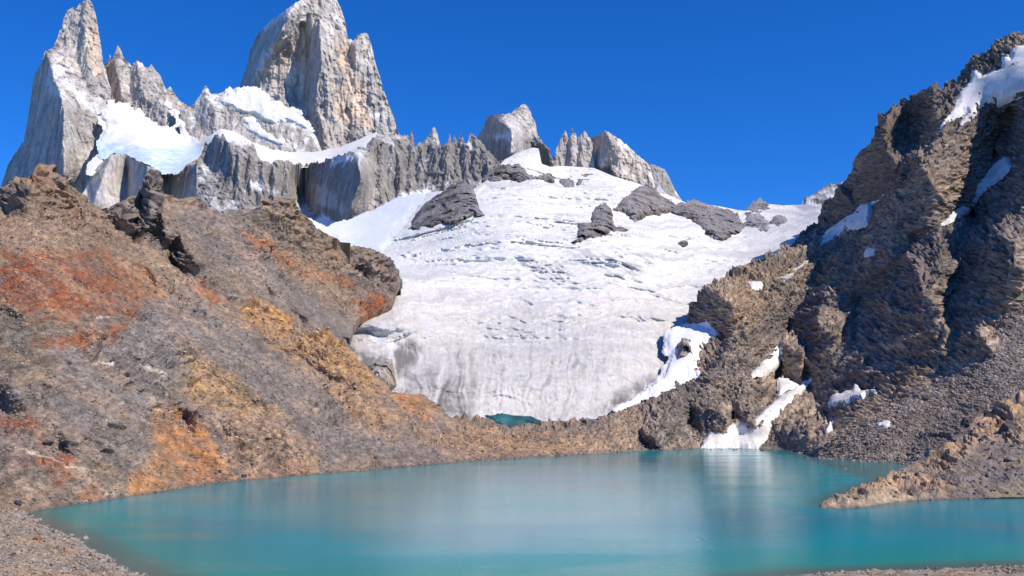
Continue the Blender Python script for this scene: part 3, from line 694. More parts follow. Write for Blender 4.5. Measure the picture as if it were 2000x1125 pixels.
# ------------------------------------------------------------------ granite towers
def peak(name, label, cat, top, bot, Y0, lean, shade=(), cracks=(80, 6), rough=.17, col=(0.52, 0.475, 0.425), col2=(0.39, 0.365, 0.34), warm=(0.64, 0.48, 0.34),
         warm_polys=(), dark_polys=(), snow=.5, snow_polys=(), rim=(16, 30), back=(220, 1.5), seed=1, jag=2.5, jagwl=14, mat=None, vert=4.5, group=None, fac=1.0, hp=90, snow_lo=.25, on=None, rise=40, rw=30, rkw=.35):
    top = list(top); bot = list(bot)
    x0, x1 = top[0][0], top[-1][0]
    y0 = min(p[1] for p in top) - 10; y1 = max(p[1] for p in bot) + 6
    st = 1.3
    R = Raster(x0 - 6, x1 + 6, y0, y1, st)
    z = np.zeros_like(R.px)
    W_ = 5 * perlin(R.px / 24, R.py / 24, z, seed + 70) + 3 * perlin(R.px / 9, R.py / 9, z, seed + 71)
    yb = max(p[1] for p in bot)
    Y = Y0 + lean * (yb - R.py)
    ol = top + bot[::-1]
    d = np.clip(sdf(R.px, R.py, top + [(x1, y1 + 200), (x0, y1 + 200)]), 0, None)
    if on is not None:          # stands on another surface: grows out of it
        Y = np.minimum(R.st * 0 + blur(on[0].at(on[1], R.px, R.py), 4), 1e9) - rise * (1 - np.exp(-np.clip(sdf(R.px, R.py, ol), 0, None) / rw)) + 4
    Y = Y + rim[0] * (np.exp(-d / rim[1] * 2.0))
    if shade: Y = faces(R, Y, [(a_, b_ * 2.8) for a_, b_ in shade], L=hp, warp=W_ * .6)
    P = unproj(R.px, R.py, Y)
    ft = R.st * Y / F
    wl = cracks[0]
    vert_n = fbm(P, wl, cracks[1], seed, gain=.55, ridged=True, st=(1, 1, vert * 1.7), foot=ft)
    rk = fbm(P, wl * .6, 6, seed + 10, gain=.58, ridged=True, foot=ft)
    f1, e1, c1 = facets(P, wl * .45, seed + 20, st=(1, 1, 3.5))
    f2, e2, c2 = facets(P, wl * .14, seed + 21, st=(1, 1, 2.5))
    v2 = fbm(P, wl * .32, 4, seed + 5, gain=.6, ridged=True, st=(1, 1, vert * 2.2), foot=ft)
    rz = fbm(P, wl * .2, 4, seed + 6, gain=.7, foot=ft)
    Y = Y - rough * wl * (.36 * v2 + .15 * rz)
    Y = Y - rough * wl * (.6 * vert_n + rkw * rk + .22 * fac * f1 + .13 * fac * f2)
    P = unproj(R.px, R.py, Y)
    # slope of the low-passed surface -> snow on ledges
    Pb = np.stack([blur(P[..., i], 1.5) for i in range(3)], -1)
    N = np.cross(np.gradient(Pb, axis=0), np.gradient(Pb, axis=1))
    N /= np.linalg.norm(N, axis=-1, keepdims=True) + 1e-9
    nz = np.abs(N[..., 2]) * np.sign(-N[..., 1] * N[..., 2] + 1e-9) if False else np.where(N[..., 1] > 0, -N[..., 2], N[..., 2])
    n1 = fbm(P, 200, 4, seed + 30, gain=.6, st=(1, 1, 2)); n2 = fbm(P, 40, 5, seed + 31, gain=.7, st=(1, 1, 3)); n3 = fbm(P, 14, 3, seed + 32, gain=.8)
    C = np.ones(R.px.shape + (3,)) * np.array(col)
    C = mixc(C, col2, sstep(0, .6, n1 + .5 * n2) * .8)
    C = C * (1 + .22 * fbm(P, 26, 5, seed + 33, gain=.75, st=(1, 1, 14)))[..., None]
    for poly, k in warm_polys:
        C = mixc(C, warm, k * sstep(-8, 8, sdf(R.px, R.py, poly) + 1.5 * W_) * np.clip(.7 + n2, 0, 1))
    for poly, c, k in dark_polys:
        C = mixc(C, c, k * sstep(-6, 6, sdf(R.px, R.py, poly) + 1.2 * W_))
    C = C * (1 + .25 * n2 + .16 * n3 + .14 * (c1 - .5))[..., None]
    C = mixc(C, (.10, .095, .095), .5 * sstep(.14, 0, e1) * .7)
    sm = sstep(snow_lo + .45, snow_lo + .75, nz + .25 * n2 + .15 * n3) * snow
    for poly, k in snow_polys:
        sm = np.maximum(sm, k * sstep(-5, 5, sdf(R.px, R.py, poly) + 1.4 * W_ + 9 * n2))
    C = mixc(C, (.84, .86, .90), np.clip(sm, 0, 1))
    C = np.clip(C, .02, .9)
    ny = int((y1 - y0) / st * .9)
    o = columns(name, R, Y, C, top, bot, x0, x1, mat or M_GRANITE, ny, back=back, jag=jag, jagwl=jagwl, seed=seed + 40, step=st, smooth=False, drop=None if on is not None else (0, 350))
    tag(o, label, cat, group)
    return R, Y

GP = "granite towers on the skyline"
# far left tower
T = z1("-40,960 0,925 40,800 75,745 115,690 140,560 155,440 165,375 185,340 200,310 212,270 222,248 243,240 258,236 270,205 280,190 290,150 300,140 312,90 330,50 350,38 375,36 395,10 420,0 435,-4 450,15 467,65 475,110 488,190 497,250 505,315 518,350 530,400 545,440 560,520 600,600")
PA = peak("granite_spire", "tall pointed granite spire at the far left of the skyline", "granite spire", T, [(-16, 430), (240, 430)], 2420, .55,
     shade=[(z1("222,250 240,300 260,380 290,450 310,530 312,860 -40,960 40,800 115,690 155,440 165,375"), 1.2), (z1("395,10 420,0 400,100 420,200 425,360 440,370 400,380 380,200"), .5)], warm_polys=[(z1("420,20 460,40 500,310 520,380 440,370 425,200"), .8)], snow=.45,
     snow_polys=[(z1("270,325 300,330 420,470 500,560 490,580 400,490 300,400 240,360"), .55), (z1("230,380 330,480 320,500 260,460"), .5)], seed=200, vert=6)
# jagged needles beside it
T = z1("490,330 505,315 515,310 530,290 545,293 570,235 580,232 590,243 610,290 630,312 645,325 655,305 670,295 680,300 688,305 712,330 730,325 740,312 750,330 770,355 785,370 800,412 810,437 825,428 850,450 875,490 900,505 915,520 940,530")
T = spikes(T, 215, 350, 16, 12, 8)
PB = peak("needle_ridge", "jagged row of low needles right of the far left spire", "needle ridge", T, [(196, 300), (376, 300)], 2560, .6, shade=[(z1("520,300 560,290 600,480 540,470"), .6), (z1("640,330 670,310 690,470 640,480"), .6), (z1("700,560 760,500 810,520 720,590"), .4)],
     snow=.8, snow_lo=.12, seed=230, cracks=(70, 6), warm_polys=[(z1("800,430 870,480 900,540 830,560"), .5)])
# tallest tower
T = z2("165,440 170,430 205,320 225,240 250,180 285,135 340,85 395,50 440,15 475,-6 510,-30 560,-42 600,-35 630,-18 645,0 670,50 685,105 700,185 722,200 735,190 745,170 780,160 795,165 810,205 830,290 855,375 885,470 920,565 940,630 950,662 965,700")
PD = peak("granite_tower", "tallest broad granite tower, its summit cut by the top of the picture", "granite tower", T, [(462, 310), (790, 310)], 2760, .5,
     shade=[(z2("440,15 400,90 350,200 300,250 240,370 220,440 170,430 205,320 225,240 285,135"), 2.4), (z2("480,120 560,100 570,300 560,560 590,740 520,700 500,560 460,480 460,250"), .75), (z2("700,210 730,220 740,330 720,330"), .8)],
     warm_polys=[(z2("650,190 700,190 760,380 830,620 700,640 620,560 640,300"), .75), (z2("300,250 460,250 400,430 250,420"), .3)], snow=.35,
     snow_polys=[(z2("440,15 340,85 285,135 300,135 360,90 450,40"), .7), (z2("270,260 330,220 340,240 240,380"), .4), (z2("815,545 880,560 870,580 830,570"), .9)], seed=260, cracks=(85, 6), vert=7, jag=4, rough=.22, rim=(12, 16), hp=130)
# snowy dome in front of it
T = z1("880,540 915,520 937,517 960,490 985,455 995,430 1005,418 1012,425 1022,440 1028,458 1062,458") + z2("100,445 150,440 230,434 300,460 350,510 390,530 440,540 465,555 500,610 545,670 575,745 585,770")
PC = peak("rock_dome", "snow capped grey rock dome in front of the tallest tower", "rock dome", T, [(352, 325), (634, 325)], 2480, .75,
     snow=.75, snow_lo=.05, seed=290, cracks=(60, 6), vert=1.6, rough=.14, jag=1.5, shade=[(z2("0,470 60,560 0,650 -60,560"), .4)])
# buttress wall under the upper snow
T = [(384, 330), (390, 300), (400, 282), (415, 270), (424, 266)] + z2("80,665 130,690 240,700 260,770 300,790 400,785 470,805 560,790 640,765 740,730 800,700 835,660 850,600 862,572 880,580 905,665 940,662 980,665 1010,680 1050,695 1075,685 1085,672") + z3("0,320 20,330 40,345 70,295 100,320 150,325 200,320 225,265 245,250 265,280 300,330 380,420 440,450")
COLS = []
for x_, yt_, yb_, w_ in [(412, 275, 330, 9), (436, 270, 360, 10), (462, 285, 400, 9), (486, 300, 380, 8), (508, 318, 410, 9), (532, 320, 400, 8), (556, 318, 420, 9), (742, 275, 400, 11), (762, 280, 370, 8), (778, 300, 410, 9), (800, 280, 380, 10), (818, 285, 360, 9), (836, 290, 375, 8), (856, 285, 360, 10), (874, 280, 350, 9), (892, 285, 345, 8), (908, 278, 350, 9), (926, 275, 345, 9), (942, 290, 340, 8)]:
    COLS.append(([(x_ - w_ * .2, yt_), (x_ + w_ * .5, yt_ + 6), (x_ + w_ * .3, yb_ - 20), (x_ - 2, yb_), (x_ - w_, yb_ - 12), (x_ - w_ * .6, yt_ + 20)], .3 + .35 * ((x_ * 7919) % 13) / 13))
T = spikes(T, 745, 945, 15, 20, 5)
T = spikes(T, 420, 480, 14, 7, 6)
PE = peak("buttress_wall", "long grey buttress wall below the upper snow ledge", "rock wall", T, [(384, 440), (560, 450), (640, 455), (700, 445), (760, 425), (985, 400)], 1950, .9,
     shade=[(z2("470,830 560,800 700,760 750,740 760,880 730,960 700,1080 600,1060 520,1040 470,960"), 1.9), (z2("0,700 60,670 120,700 140,780 130,850 30,830"), .9), (z2("740,740 830,670 830,720 780,760"), .8), (z3("0,380 60,320 90,480 40,520"), .8), (z3("150,340 190,340 190,440 150,460"), .8), (z2("1080,720 1140,720 1110,860 1090,860"), .7)] + COLS,
     snow=.5, snow_lo=.2, seed=320, cracks=(40, 6), vert=10, rough=.34, fac=.5, rkw=.15, rim=(6, 10), jag=12, jagwl=20, col=(0.33, 0.305, 0.28), col2=(.21, .20, .195), hp=110,
     snow_polys=[(z2("220,890 370,940 340,950 240,920"), .7), (z2("880,1010 960,950 1110,930 1080,980 900,1040"), .9), (z2("520,1080 570,1030 650,1090 680,1125 520,1125"), .9), (z2("540,900 640,960 680,1040 560,1000"), .3), (z2("620,800 680,760 720,770 650,800"), .7)])
PF = peak("rock_needle", "small slim needle rising behind the buttress wall crest", "rock needle", z2("1060,715 1075,685 1088,675 1100,655 1110,630 1120,618 1128,630 1135,650 1145,690 1150,710 1165,730"), [(822, 310), (868, 310)], 2180, .5, seed=340, cracks=(40, 5), snow=.4, jag=1, back=(60, 1.5))
# smooth slabs at the foot of the spire
T = PTS("150,400 160,378 175,345 190,325 218,302 245,300 262,312 290,325 320,335 345,332 370,322 394,316 405,325 420,345 440,365 465,385 490,402 512,415 530,430")
PS = peak("granite_slabs", "smooth pale granite slabs under the hanging ice, above the brown ridge", "granite slabs", T, [(148, 440), (532, 445)], 2080, .8, shade=[(PTS("248,305 262,312 290,325 275,380 245,400 250,350"), 1.8), (PTS("168,365 200,325 215,305 180,400 176,400"), .8), (PTS("322,338 345,332 390,318 402,345 408,380 400,410 330,400"), .9)],
     snow=.35, seed=360, cracks=(60, 6), vert=8, rough=.08, fac=.5, jag=1.5, col=(0.52, 0.48, 0.44), col2=(.40, .375, .355), snow_polys=[(PTS("396,318 408,322 440,362 492,402 470,412 430,385 410,350"), .9), (PTS("385,330 400,335 398,345 384,342"), .7)])
# square tower right of the middle
T = z3("255,360 285,270 310,240 335,165 350,152 410,145 470,140 495,125 530,100 560,82 580,80 605,105 630,160 650,200 662,280 680,300 710,340 745,375 760,470")
PM = peak("square_tower", "square topped granite tower right of the centre of the skyline", "granite tower", T, [(925, 350), (1082, 350)], 2150, .45, shade=[(z3("285,270 335,160 350,155 490,240 495,380 420,470 300,480 260,400"), 1.8), (z3("620,330 680,320 740,380 740,470 650,470"), .7)],
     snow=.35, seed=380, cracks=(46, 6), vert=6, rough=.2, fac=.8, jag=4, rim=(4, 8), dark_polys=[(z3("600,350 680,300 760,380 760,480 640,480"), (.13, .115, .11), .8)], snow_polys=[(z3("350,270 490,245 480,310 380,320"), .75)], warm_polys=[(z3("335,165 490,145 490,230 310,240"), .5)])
# broken needles and the striped peak
T = z3("745,480 762,420 775,390 790,350 820,290 830,262 840,238 855,280 865,300 872,290 880,262 892,258 905,265 915,300 922,310 930,285 940,275 955,258 965,252 975,255 990,290 1000,300 1020,330 1030,480")
T = spikes(T, 1082, 1150, 10, 12, 9)
PN = peak("needle_cluster", "cluster of thin needles left of the striped right hand peak", "needle cluster", T, [(1076, 345), (1162, 345)], 2170, .4, seed=400, cracks=(32, 5), vert=9, rough=.26, snow=.35, jag=5, jagwl=9, rim=(5, 6), back=(120, 1.5), shade=[(z3("860,300 875,290 880,480 850,480"), .8), (z3("920,320 935,290 950,480 925,480"), .7)])
T = z3("990,470 1000,320 1010,290 1055,280 1080,260 1100,248 1130,265 1180,295 1240,340 1300,400 1340,430 1380,460 1400,520 1420,600 1440,640 1520,690 1530,700")
PG_ = peak("striped_peak", "triangular pale striped peak with a snow rib at the right of the skyline", "rock peak", T, [(1149, 372), (1313, 398)], 2120, .5, seed=420, cracks=(40, 6), vert=6, rough=.22, snow=.3, jag=4, jagwl=12, rim=(4, 8), shade=[(z3("1010,290 1090,255 1150,330 1100,420 1070,480 1010,440"), 1.3), (z3("1020,470 1100,490 1230,550 1200,580 1060,560"), .6)],
     col=(.58, .52, .45), snow_polys=[(z3("1190,310 1130,400 1100,480 1070,470 1100,400 1150,330"), .9), (z3("1100,248 1180,290 1300,395 1280,390 1170,300"), .7), (z3("1015,390 1060,430 1060,465 1020,450"), .9), (z3("1340,430 1390,480 1420,590 1400,600 1370,480"), .6)], warm_polys=[(z3("1160,400 1350,450 1400,580 1250,560"), .4)],
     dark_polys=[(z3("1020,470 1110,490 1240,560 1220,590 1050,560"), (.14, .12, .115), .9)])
T = z3("1370,560 1380,465 1420,470 1480,495 1510,545 1545,620 1575,670 1590,695 1605,720")
PH = peak("rock_shoulder", "low grey rock shoulder ending the skyline of the striped peak", "rock shoulder", T, [(1264, 400), (1336, 402)], 2240, .5, seed=440, cracks=(40, 5), vert=4, snow=.3, jag=1.5, col=(.40, .37, .34), snow_polys=[(z3("1560,650 1590,690 1600,720 1570,720"), .9), (z3("1380,600 1440,640 1530,690 1520,700 1440,660"), .9)])
T = PTS("1556,412 1565,400 1570,390 1590,378 1615,362 1635,358 1660,352 1690,350")
T = spikes(T, 1575, 1640, 12, 6, 7)
PK = peak("far_crag", "distant blue grey crag at the foot of the right mountainside", "crag", T, [(1556, 415), (1690, 415)], 2050, .8, seed=450, cracks=(40, 5), vert=1.5, snow=.5, snow_lo=.1, jag=1.5, col=(.24, .23, .235))

# upper snow and hanging ice
RU = Raster(150, 760, 150, 460)
UY0 = RU.coarse(tps([(200, 210, 2500), (260, 200, 2560), (330, 230, 2560), (380, 290, 2420), (300, 260, 2470), (210, 280, 2400), (290, 300, 2250), (320, 335, 2150), (380, 320, 2140), (240, 310, 2250), (420, 262, 2380), (460, 272, 2380), (520, 305, 2330), (590, 310, 2300), (650, 300, 2300), (720, 272, 2300), (700, 300, 2200), (590, 330, 2160), (500, 310, 2190), (440, 270, 2260)]))
PU = unproj(RU.px, RU.py, UY0)
UY = UY0 - 14 * fbm(PU, 60, 5, 501, gain=.5)
def upatch(nm, poly, lab, cat, color=SNOW, t=6, mat=None, **k):
    return patch(nm, RU, UY, poly, mat or M_SNOW, color, lab, cat, "upper snow under the towers", t=t, sig=2, **k)
upatch("snow_basin", z1("520,520 560,500 620,510 690,550 700,600 760,610 840,640 890,660 850,560 830,520 870,540 930,680 985,700 940,740 860,735 720,740 600,720 500,690 500,600 490,580"), "bright snow basin between the far left spire and the rock dome", "snowfield", wamp=9, wwl=22, edge=7)
o = upatch("hanging_ice", z1("480,700 600,710 720,735 860,730 975,710 970,760 900,800 860,838 790,840 740,800 640,760 560,745 520,765 490,760"), "broken blue hanging ice below the snow basin", "hanging ice", color=(.58, .70, .80), wamp=4, mat=M_ICE, cnoise=.25, lead=8)
upatch("snow_patch", z1("480,760 495,800 450,850 430,840 440,800"), "small snow wedge at the foot of the far left spire", "snow patch")
upatch("snow_ledge", z2("-20,700 30,670 80,640 140,650 220,700 330,740 440,755 560,750 660,725 760,690 835,655 800,700 740,730 640,765 560,795 475,812 440,795 400,785 300,795 255,768 230,715 130,685 80,665 20,690"), "curving white snow ledge along the top of the buttress wall", "snow ledge", wamp=2, edge=8)
DOME = [q for q in S.collection.objects if q.name.startswith("rock_dome")][0]
CAP = patch("snow_cap", PC[0], PC[1], z2("60,500 120,445 230,432 300,458 350,508 440,540 465,555 525,640 470,622 400,592 330,608 250,570 180,548 120,522"), M_SNOW, SNOW, "white snow cap lying over the rock dome", "snow cap", "upper snow under the towers", t=9, sig=3, wamp=6, wwl=18, edge=8, step=1.3)
patch("snow_streak", PC[0], PC[1], z2("185,565 240,585 300,645 340,672 425,700 360,714 260,672 205,630"), M_SNOW, SNOW, "slanting snow streak on the rock dome under its snow cap", "snow patch", "upper snow under the towers", t=6, sig=3, wamp=5, wwl=16, edge=7, step=1.3)

for part, whole in ((CAP, DOME), (ICEF, GLACIER)):
    part.parent = whole
    for k in ("category", "group"):
        if k in part: del part[k]

# ------------------------------------------------------------------ dark rocks standing out of the glacier
def nunatak(label, top, bot, rise, seed, col=(.095, .075, .065), col2=(.14, .11, .09), rough=.22, on=None):
    x0, x1 = top[0][0], top[-1][0]
    xs = np.linspace(x0, x1, 40)
    ty = np.interp(xs, [p[0] for p in top], [p[1] for p in top]); by = np.interp(xs, [p[0] for p in bot], [p[1] for p in bot])
    e = np.minimum((xs - x0), (x1 - xs)) / (x1 - x0)
    ty = by + (ty - by) * np.clip(e / .10, 0.02, 1) ** .7
    by = by + 2
    return peak("rock_outcrop", label, "rock outcrop", list(zip(xs, ty)), list(zip(xs, by)), 1000, .8, seed=seed, cracks=(55, 7), vert=1.3, rough=rough, col=col, col2=col2, snow=.2, snow_lo=.2, jag=6, jagwl=16,
                back=(40, 1.0), rim=(6, 6), mat=M_DARKROCK, group="dark outcrops in the glacier", on=on or (RG, GY), rise=rise * 4.0, rw=9, fac=3.5)
nunatak("brown dark outcrop left of the upper glacier, under the buttress wall", PTS("795,445 805,425 830,395 850,382 880,362 905,350 925,368 932,388 947,418"), PTS("795,447 860,440 890,436 920,422 945,418"), 10, 600)
nunatak("dark outcrop band just below the square topped tower", z3("300,560 330,525 400,470 460,460 540,460 580,490 600,520 640,540 690,545"), z3("300,565 380,570 480,555 540,580 620,560 690,552"), 10, 615)
nunatak("rounded twin knobbed dark outcrop in the middle of the upper glacier", z3("875,965 915,930 920,860 950,830 1000,830 1020,760 1060,720 1100,715 1140,750 1150,800 1160,860 1240,870 1250,880"), z3("875,968 950,960 1010,935 1080,935 1140,900 1250,886"), 10, 630)
nunatak("broad brown outcrop below the striped peak", z3("1150,750 1200,690 1260,650 1320,600 1380,600 1440,640 1500,690 1560,710 1580,740"), z3("1150,752 1220,770 1290,835 1360,800 1440,790 1580,750"), 12, 645, col=(.15, .125, .11))
nunatak("long dark ridge outcrop at the right end of the upper glacier", z3("1480,740 1590,712 1640,700 1680,695 1750,722 1830,742 1920,765 1975,788 2000,830 2010,860"), z3("1480,745 1600,795 1700,850 1780,935 1860,950 1950,915 2010,865"), 12, 660)
nunatak("small dark outcrop alone on the snow below the long dark ridge", z3("1565,965 1590,945 1630,930 1680,932 1720,940"), z3("1565,968 1605,1000 1660,960 1720,944"), 8, 675)
nunatak("thin dark rock fin on the high snow left of centre", z3("410,610 440,600 480,585 500,575 510,590"), z3("410,612 440,640 470,605 510,592"), 6, 690)
nunatak("small dark outcrop in the high snow below the needle cluster", z3("630,540 700,525 730,505 765,505 775,575"), z3("630,545 690,560 740,580 775,580"), 6, 705)
nunatak("arrow shaped dark outcrop in the high snow below the needle cluster", z3("800,560 830,550 870,535 890,540 900,600"), z3("800,565 830,600 860,640 890,610 900,604"), 6, 720)
nunatak("crooked dark rock rib below the striped peak", z3("890,620 920,570 950,530 975,522 1020,525"), z3("890,645 920,640 935,600 960,545 1020,530"), 5, 735)
nunatak("pointed dark rock behind the snow col right of the glacier", PTS("1455,412 1462,402 1470,395 1484,387 1494,394 1506,404"), PTS("1455,416 1480,414 1506,407"), 5, 750)
nunatak("rounded grey rock on the snow col, nearest the long dark ridge", PTS("1450,430 1460,418 1478,415 1495,422 1506,440"), PTS("1450,436 1475,445 1498,452 1506,444"), 8, 765, col=(.16, .15, .145))
nunatak("small grey rock on the snow col, nearest the right mountainside", PTS("1503,430 1512,420 1528,418 1538,428"), PTS("1503,434 1516,442 1538,432"), 8, 780, col=(.16, .15, .145))
nunatak("tan rounded rock knob in the snow bank at the right glacier margin", PTS("1314,690 1320,672 1332,660 1348,662 1360,676 1362,700"), PTS("1314,700 1335,708 1362,706"), 12, 795, on=(RV, np.minimum(VY, 960)), col=(.22, .18, .14), col2=(.30, .24, .17))
nunatak("grey rock hump at the left toe of the glacier", z6("250,690 330,640 420,620 470,640 490,690 440,740"), z6("250,720 330,770 400,790 440,760"), 7, 810, col=(.25, .215, .175), col2=(.36, .29, .20), rough=.13)

# ------------------------------------------------------------------ spit on the right
RS = Raster(1590, 2480, 600, 1010)
SP_TOP = PTS("1604,990 1610,980 1622,971 1640,965 1680,952 1715,938 1745,926 1775,908 1800,890 1830,880 1860,872 1885,850 1905,815 1940,795 1975,775 2000,765 2060,740 2150,720 2480,660")
SP_SH = PTS("1600,992 1620,992 1650,994 1690,990 1730,984 1770,979 1830,976 1900,974 2000,973 2160,972 2480,971")
ss = np.interp(RS.gx, [p[0] for p in SP_SH], [p[1] for p in SP_SH])
SY0 = RS.coarse(tps([(x, y, float(yshore(np.float64(x), np.float64(y)))) for x, y in SP_SH] + [(1640, 965, 322), (1715, 938, 345), (1800, 890, 385), (1800, 940, 350), (1900, 820, 435), (1900, 880, 380), (2000, 765, 480), (2000, 850, 400), (2000, 920, 352), (2150, 720, 500), (2150, 850, 390), (2480, 660, 540), (2480, 850, 395)]))
PS_ = unproj(RS.px, RS.py, SY0); fs = RS.st * SY0 / F; zs = np.zeros_like(RS.px)
SW = 7 * perlin(RS.px / 28, RS.py / 28, zs, 131) + 4 * perlin(RS.px / 11, RS.py / 11, zs, 132)
su = RS.px * .50 - RS.py * .87          # bedding planes dipping down to the right
bed = 0.5 - 1.7 * np.abs(perlin((su + SW * .8) / 20, (RS.px * .87 + RS.py * .5) / 150, zs, 133)) + .6 * (0.5 - 1.7 * np.abs(perlin((su + SW * .8) / 8, (RS.px * .87 + RS.py * .5) / 70, zs, 134)))
sf1, se1, sc1 = facets(PS_, 5, 135); sf2, se2, sc2 = facets(PS_, 2.2, 136)
def sreg(poly, soft=8, wk=1.0): return sstep(-soft, soft, sdf(RS.px, RS.py, poly) + SW * wk)
srock = np.maximum(sreg(z9("290,770 350,710 500,670 620,610 780,590 900,640 1000,700 720,740 400,780"), 8), sreg(z9("780,560 860,490 960,440 1060,380 1080,260 1200,220 1324,170 1324,440 1100,430 1000,520 900,580"), 12))
soff = faces(RS, SY0, [(z9("1070,270 1120,250 1240,240 1260,300 1180,330 1130,320"), 2.60), (z9("790,560 830,510 900,470 950,480 900,520 840,545"), .8), (z9("1130,1040 1180,1010 1240,950 1200,1010"), .6), (z9("880,610 960,640 1010,690 960,670"), .7), (z9("1200,370 1230,360 1240,430 1210,420"), .6), (z9("960,340 1010,310 1040,350 1000,370"), .5)], L=60, warp=SW * .5) - SY0
sedge = sstep(-2, 16, ss[None] - RS.py)
SD = 2.2 * fbm(PS_, 22, 5, 137, gain=.6, ridged=True, foot=fs) + (.6 + 5.0 * srock) * bed + (.9 + 2.6 * srock) * sf1 + .7 * sf2 + .6 * fbm(PS_, 3, 4, 138, gain=.7, foot=fs)
SY = SY0 + soff * sedge
SY = np.where(RS.py > ss[None], yshore(RS.gx, ss)[None] + 0 * SY, SY)
SX = push(RS, SY, SD * .42 * (.15 + .85 * sedge))
sn1 = fbm(PS_, 18, 4, 139, gain=.6); sn2 = fbm(PS_, 4, 4, 140, gain=.7)
SC = np.ones(RS.px.shape + (3,)) * np.array((.22, .18, .155))
SC = mixc(SC, (.30, .23, .16), sstep(0, .5, sn1))
SC = mixc(SC, (.50, .33, .19), srock * sstep(-.2, .4, bed + .3 * sn2) * .9)
SC = mixc(SC, (.56, .46, .33), sreg(z9("300,765 360,720 640,700 760,730 560,765 340,780"), 6) * .5)
SC = mixc(SC, (.12, .105, .10), srock * sstep(.2, -.4, bed) * .7)
SC = SC * (1 + .25 * sn2 + .3 * (sc2 - .5))[..., None]
SC = mixc(SC, (.10, .085, .07), sstep(5, 0, np.abs(ss[None] - RS.py)) * .5)
o = columns("rocky_spit", RS, SY, np.clip(SC, .02, .8), SP_TOP, [(x, y + 6) for x, y in SP_SH], 1604, 2476, M_CLIFF, 170, back=(10, .9), jag=3, jagwl=16, seed=21, XYZ=SX)
tag(o, "low tan bedrock spit pointing into the lake from the right bank", "rocky spit", kind="structure")

# ------------------------------------------------------------------ near shore (the ground the camera stands on)
NEAR = PTS("-420,985 -160,990 0,995 55,1001 62,1010 80,1024 110,1037 150,1052 175,1068 205,1087 240,1105 280,1126 340,1142 480,1150 900,1152 1300,1146 1480,1130 1560,1121 1650,1117 1750,1114 1850,1109 1950,1106 2050,1104 2400,1100")
nw = np.array([[float(v) for v in unproj(np.float64(x), np.float64(y), yshore(np.float64(x), np.float64(y)))[:2]] for x, y in NEAR])
gx = np.concatenate([np.arange(-230, -150, 4.), np.arange(-150, -55, .45), np.arange(-55, 85, 2.), np.arange(85, 112, .45), np.arange(112, 230, 4.)])
gy = np.concatenate([np.arange(-80, 150, 4.), np.arange(150, 310, .45)])
X, Yg = np.meshgrid(gx, gy)
dn = sdf(X, Yg, np.vstack([nw, [[260, -400], [-260, -400]]]))
z0 = np.zeros_like(X)
dw = dn + 2.2 * perlin(X / 9, Yg / 9, z0, 151) + 1.0 * perlin(X / 3.1, Yg / 3.1, z0, 152)
Pn = np.stack([X, Yg, z0], -1)
hgt = np.where(dw > 0, 28.3 * (np.clip(dw, 0, 175) / 165) ** 1.25 + .25 * (1 - np.exp(-np.clip(dw, 0, None) / 2)), dw * .12)
nf1, ne1, nc1 = facets(Pn, 2.4, 153); nf2, ne2, nc2 = facets(Pn, 1.1, 154)
bump = .5 * fbm(Pn, 14, 4, 155, gain=.55) + .32 * nf1 * sstep(.2, .6, nc1) + .16 * nf2 + .25 * fbm(Pn, 2.5, 3, 156, gain=.7)
hgt = hgt + bump * sstep(-2, 3, dw) * sstep(178, 150, dw)
nn1 = fbm(Pn, 12, 4, 157, gain=.6); nn2 = fbm(Pn, 2.2, 3, 158, gain=.8)
NC = np.ones(X.shape + (3,)) * np.array((.34, .29, .235))
NC = mixc(NC, (.42, .30, .20), sstep(0, .5, nn1) * .7)
NC = mixc(NC, (.26, .23, .205), sstep(0, .5, -nn1) * .7)
NC = NC * (1 + .25 * nn2 + .45 * (nc2 - .5) + .25 * (nc1 - .5))[..., None]
NC = mixc(NC, (.42, .38, .35), sstep(6, 1, dw) * sstep(0, .8, dw) * .6)
NC = NC * np.array((.78, .74, .70))
NC = mixc(NC, (.11, .095, .075), sstep(.9, -.2, dw))
Vn = np.stack([X, Yg, hgt], -1)
idx = np.arange(X.size).reshape(X.shape)
Q = np.stack([idx[:-1, :-1], idx[:-1, 1:], idx[1:, 1:], idx[1:, :-1]], -1).reshape(-1, 4)
o = make_mesh("shore", Vn.reshape(-1, 3), Q, M_STONE, np.clip(NC, .02, .8).reshape(-1, 3), False)
tag(o, "stony beach in the near left corner and along the near edge of the lake", "shore", kind="structure")

# ------------------------------------------------------------------ stones and boulders
PHI = (1 + 5 ** .5) / 2
ICO_V = np.array([(-1, PHI, 0), (1, PHI, 0), (-1, -PHI, 0), (1, -PHI, 0), (0, -1, PHI), (0, 1, PHI), (0, -1, -PHI), (0, 1, -PHI), (PHI, 0, -1), (PHI, 0, 1), (-PHI, 0, -1), (-PHI, 0, 1)]) / math.sqrt(1 + PHI ** 2)
ICO_F = np.array([(0, 11, 5), (0, 5, 1), (0, 1, 7), (0, 7, 10), (0, 10, 11), (1, 5, 9), (5, 11, 4), (11, 10, 2), (10, 7, 6), (7, 1, 8), (3, 9, 4), (3, 4, 2), (3, 2, 6), (3, 6, 8), (3, 8, 9), (4, 9, 5), (2, 4, 11), (6, 2, 10), (8, 6, 7), (9, 8, 1)])

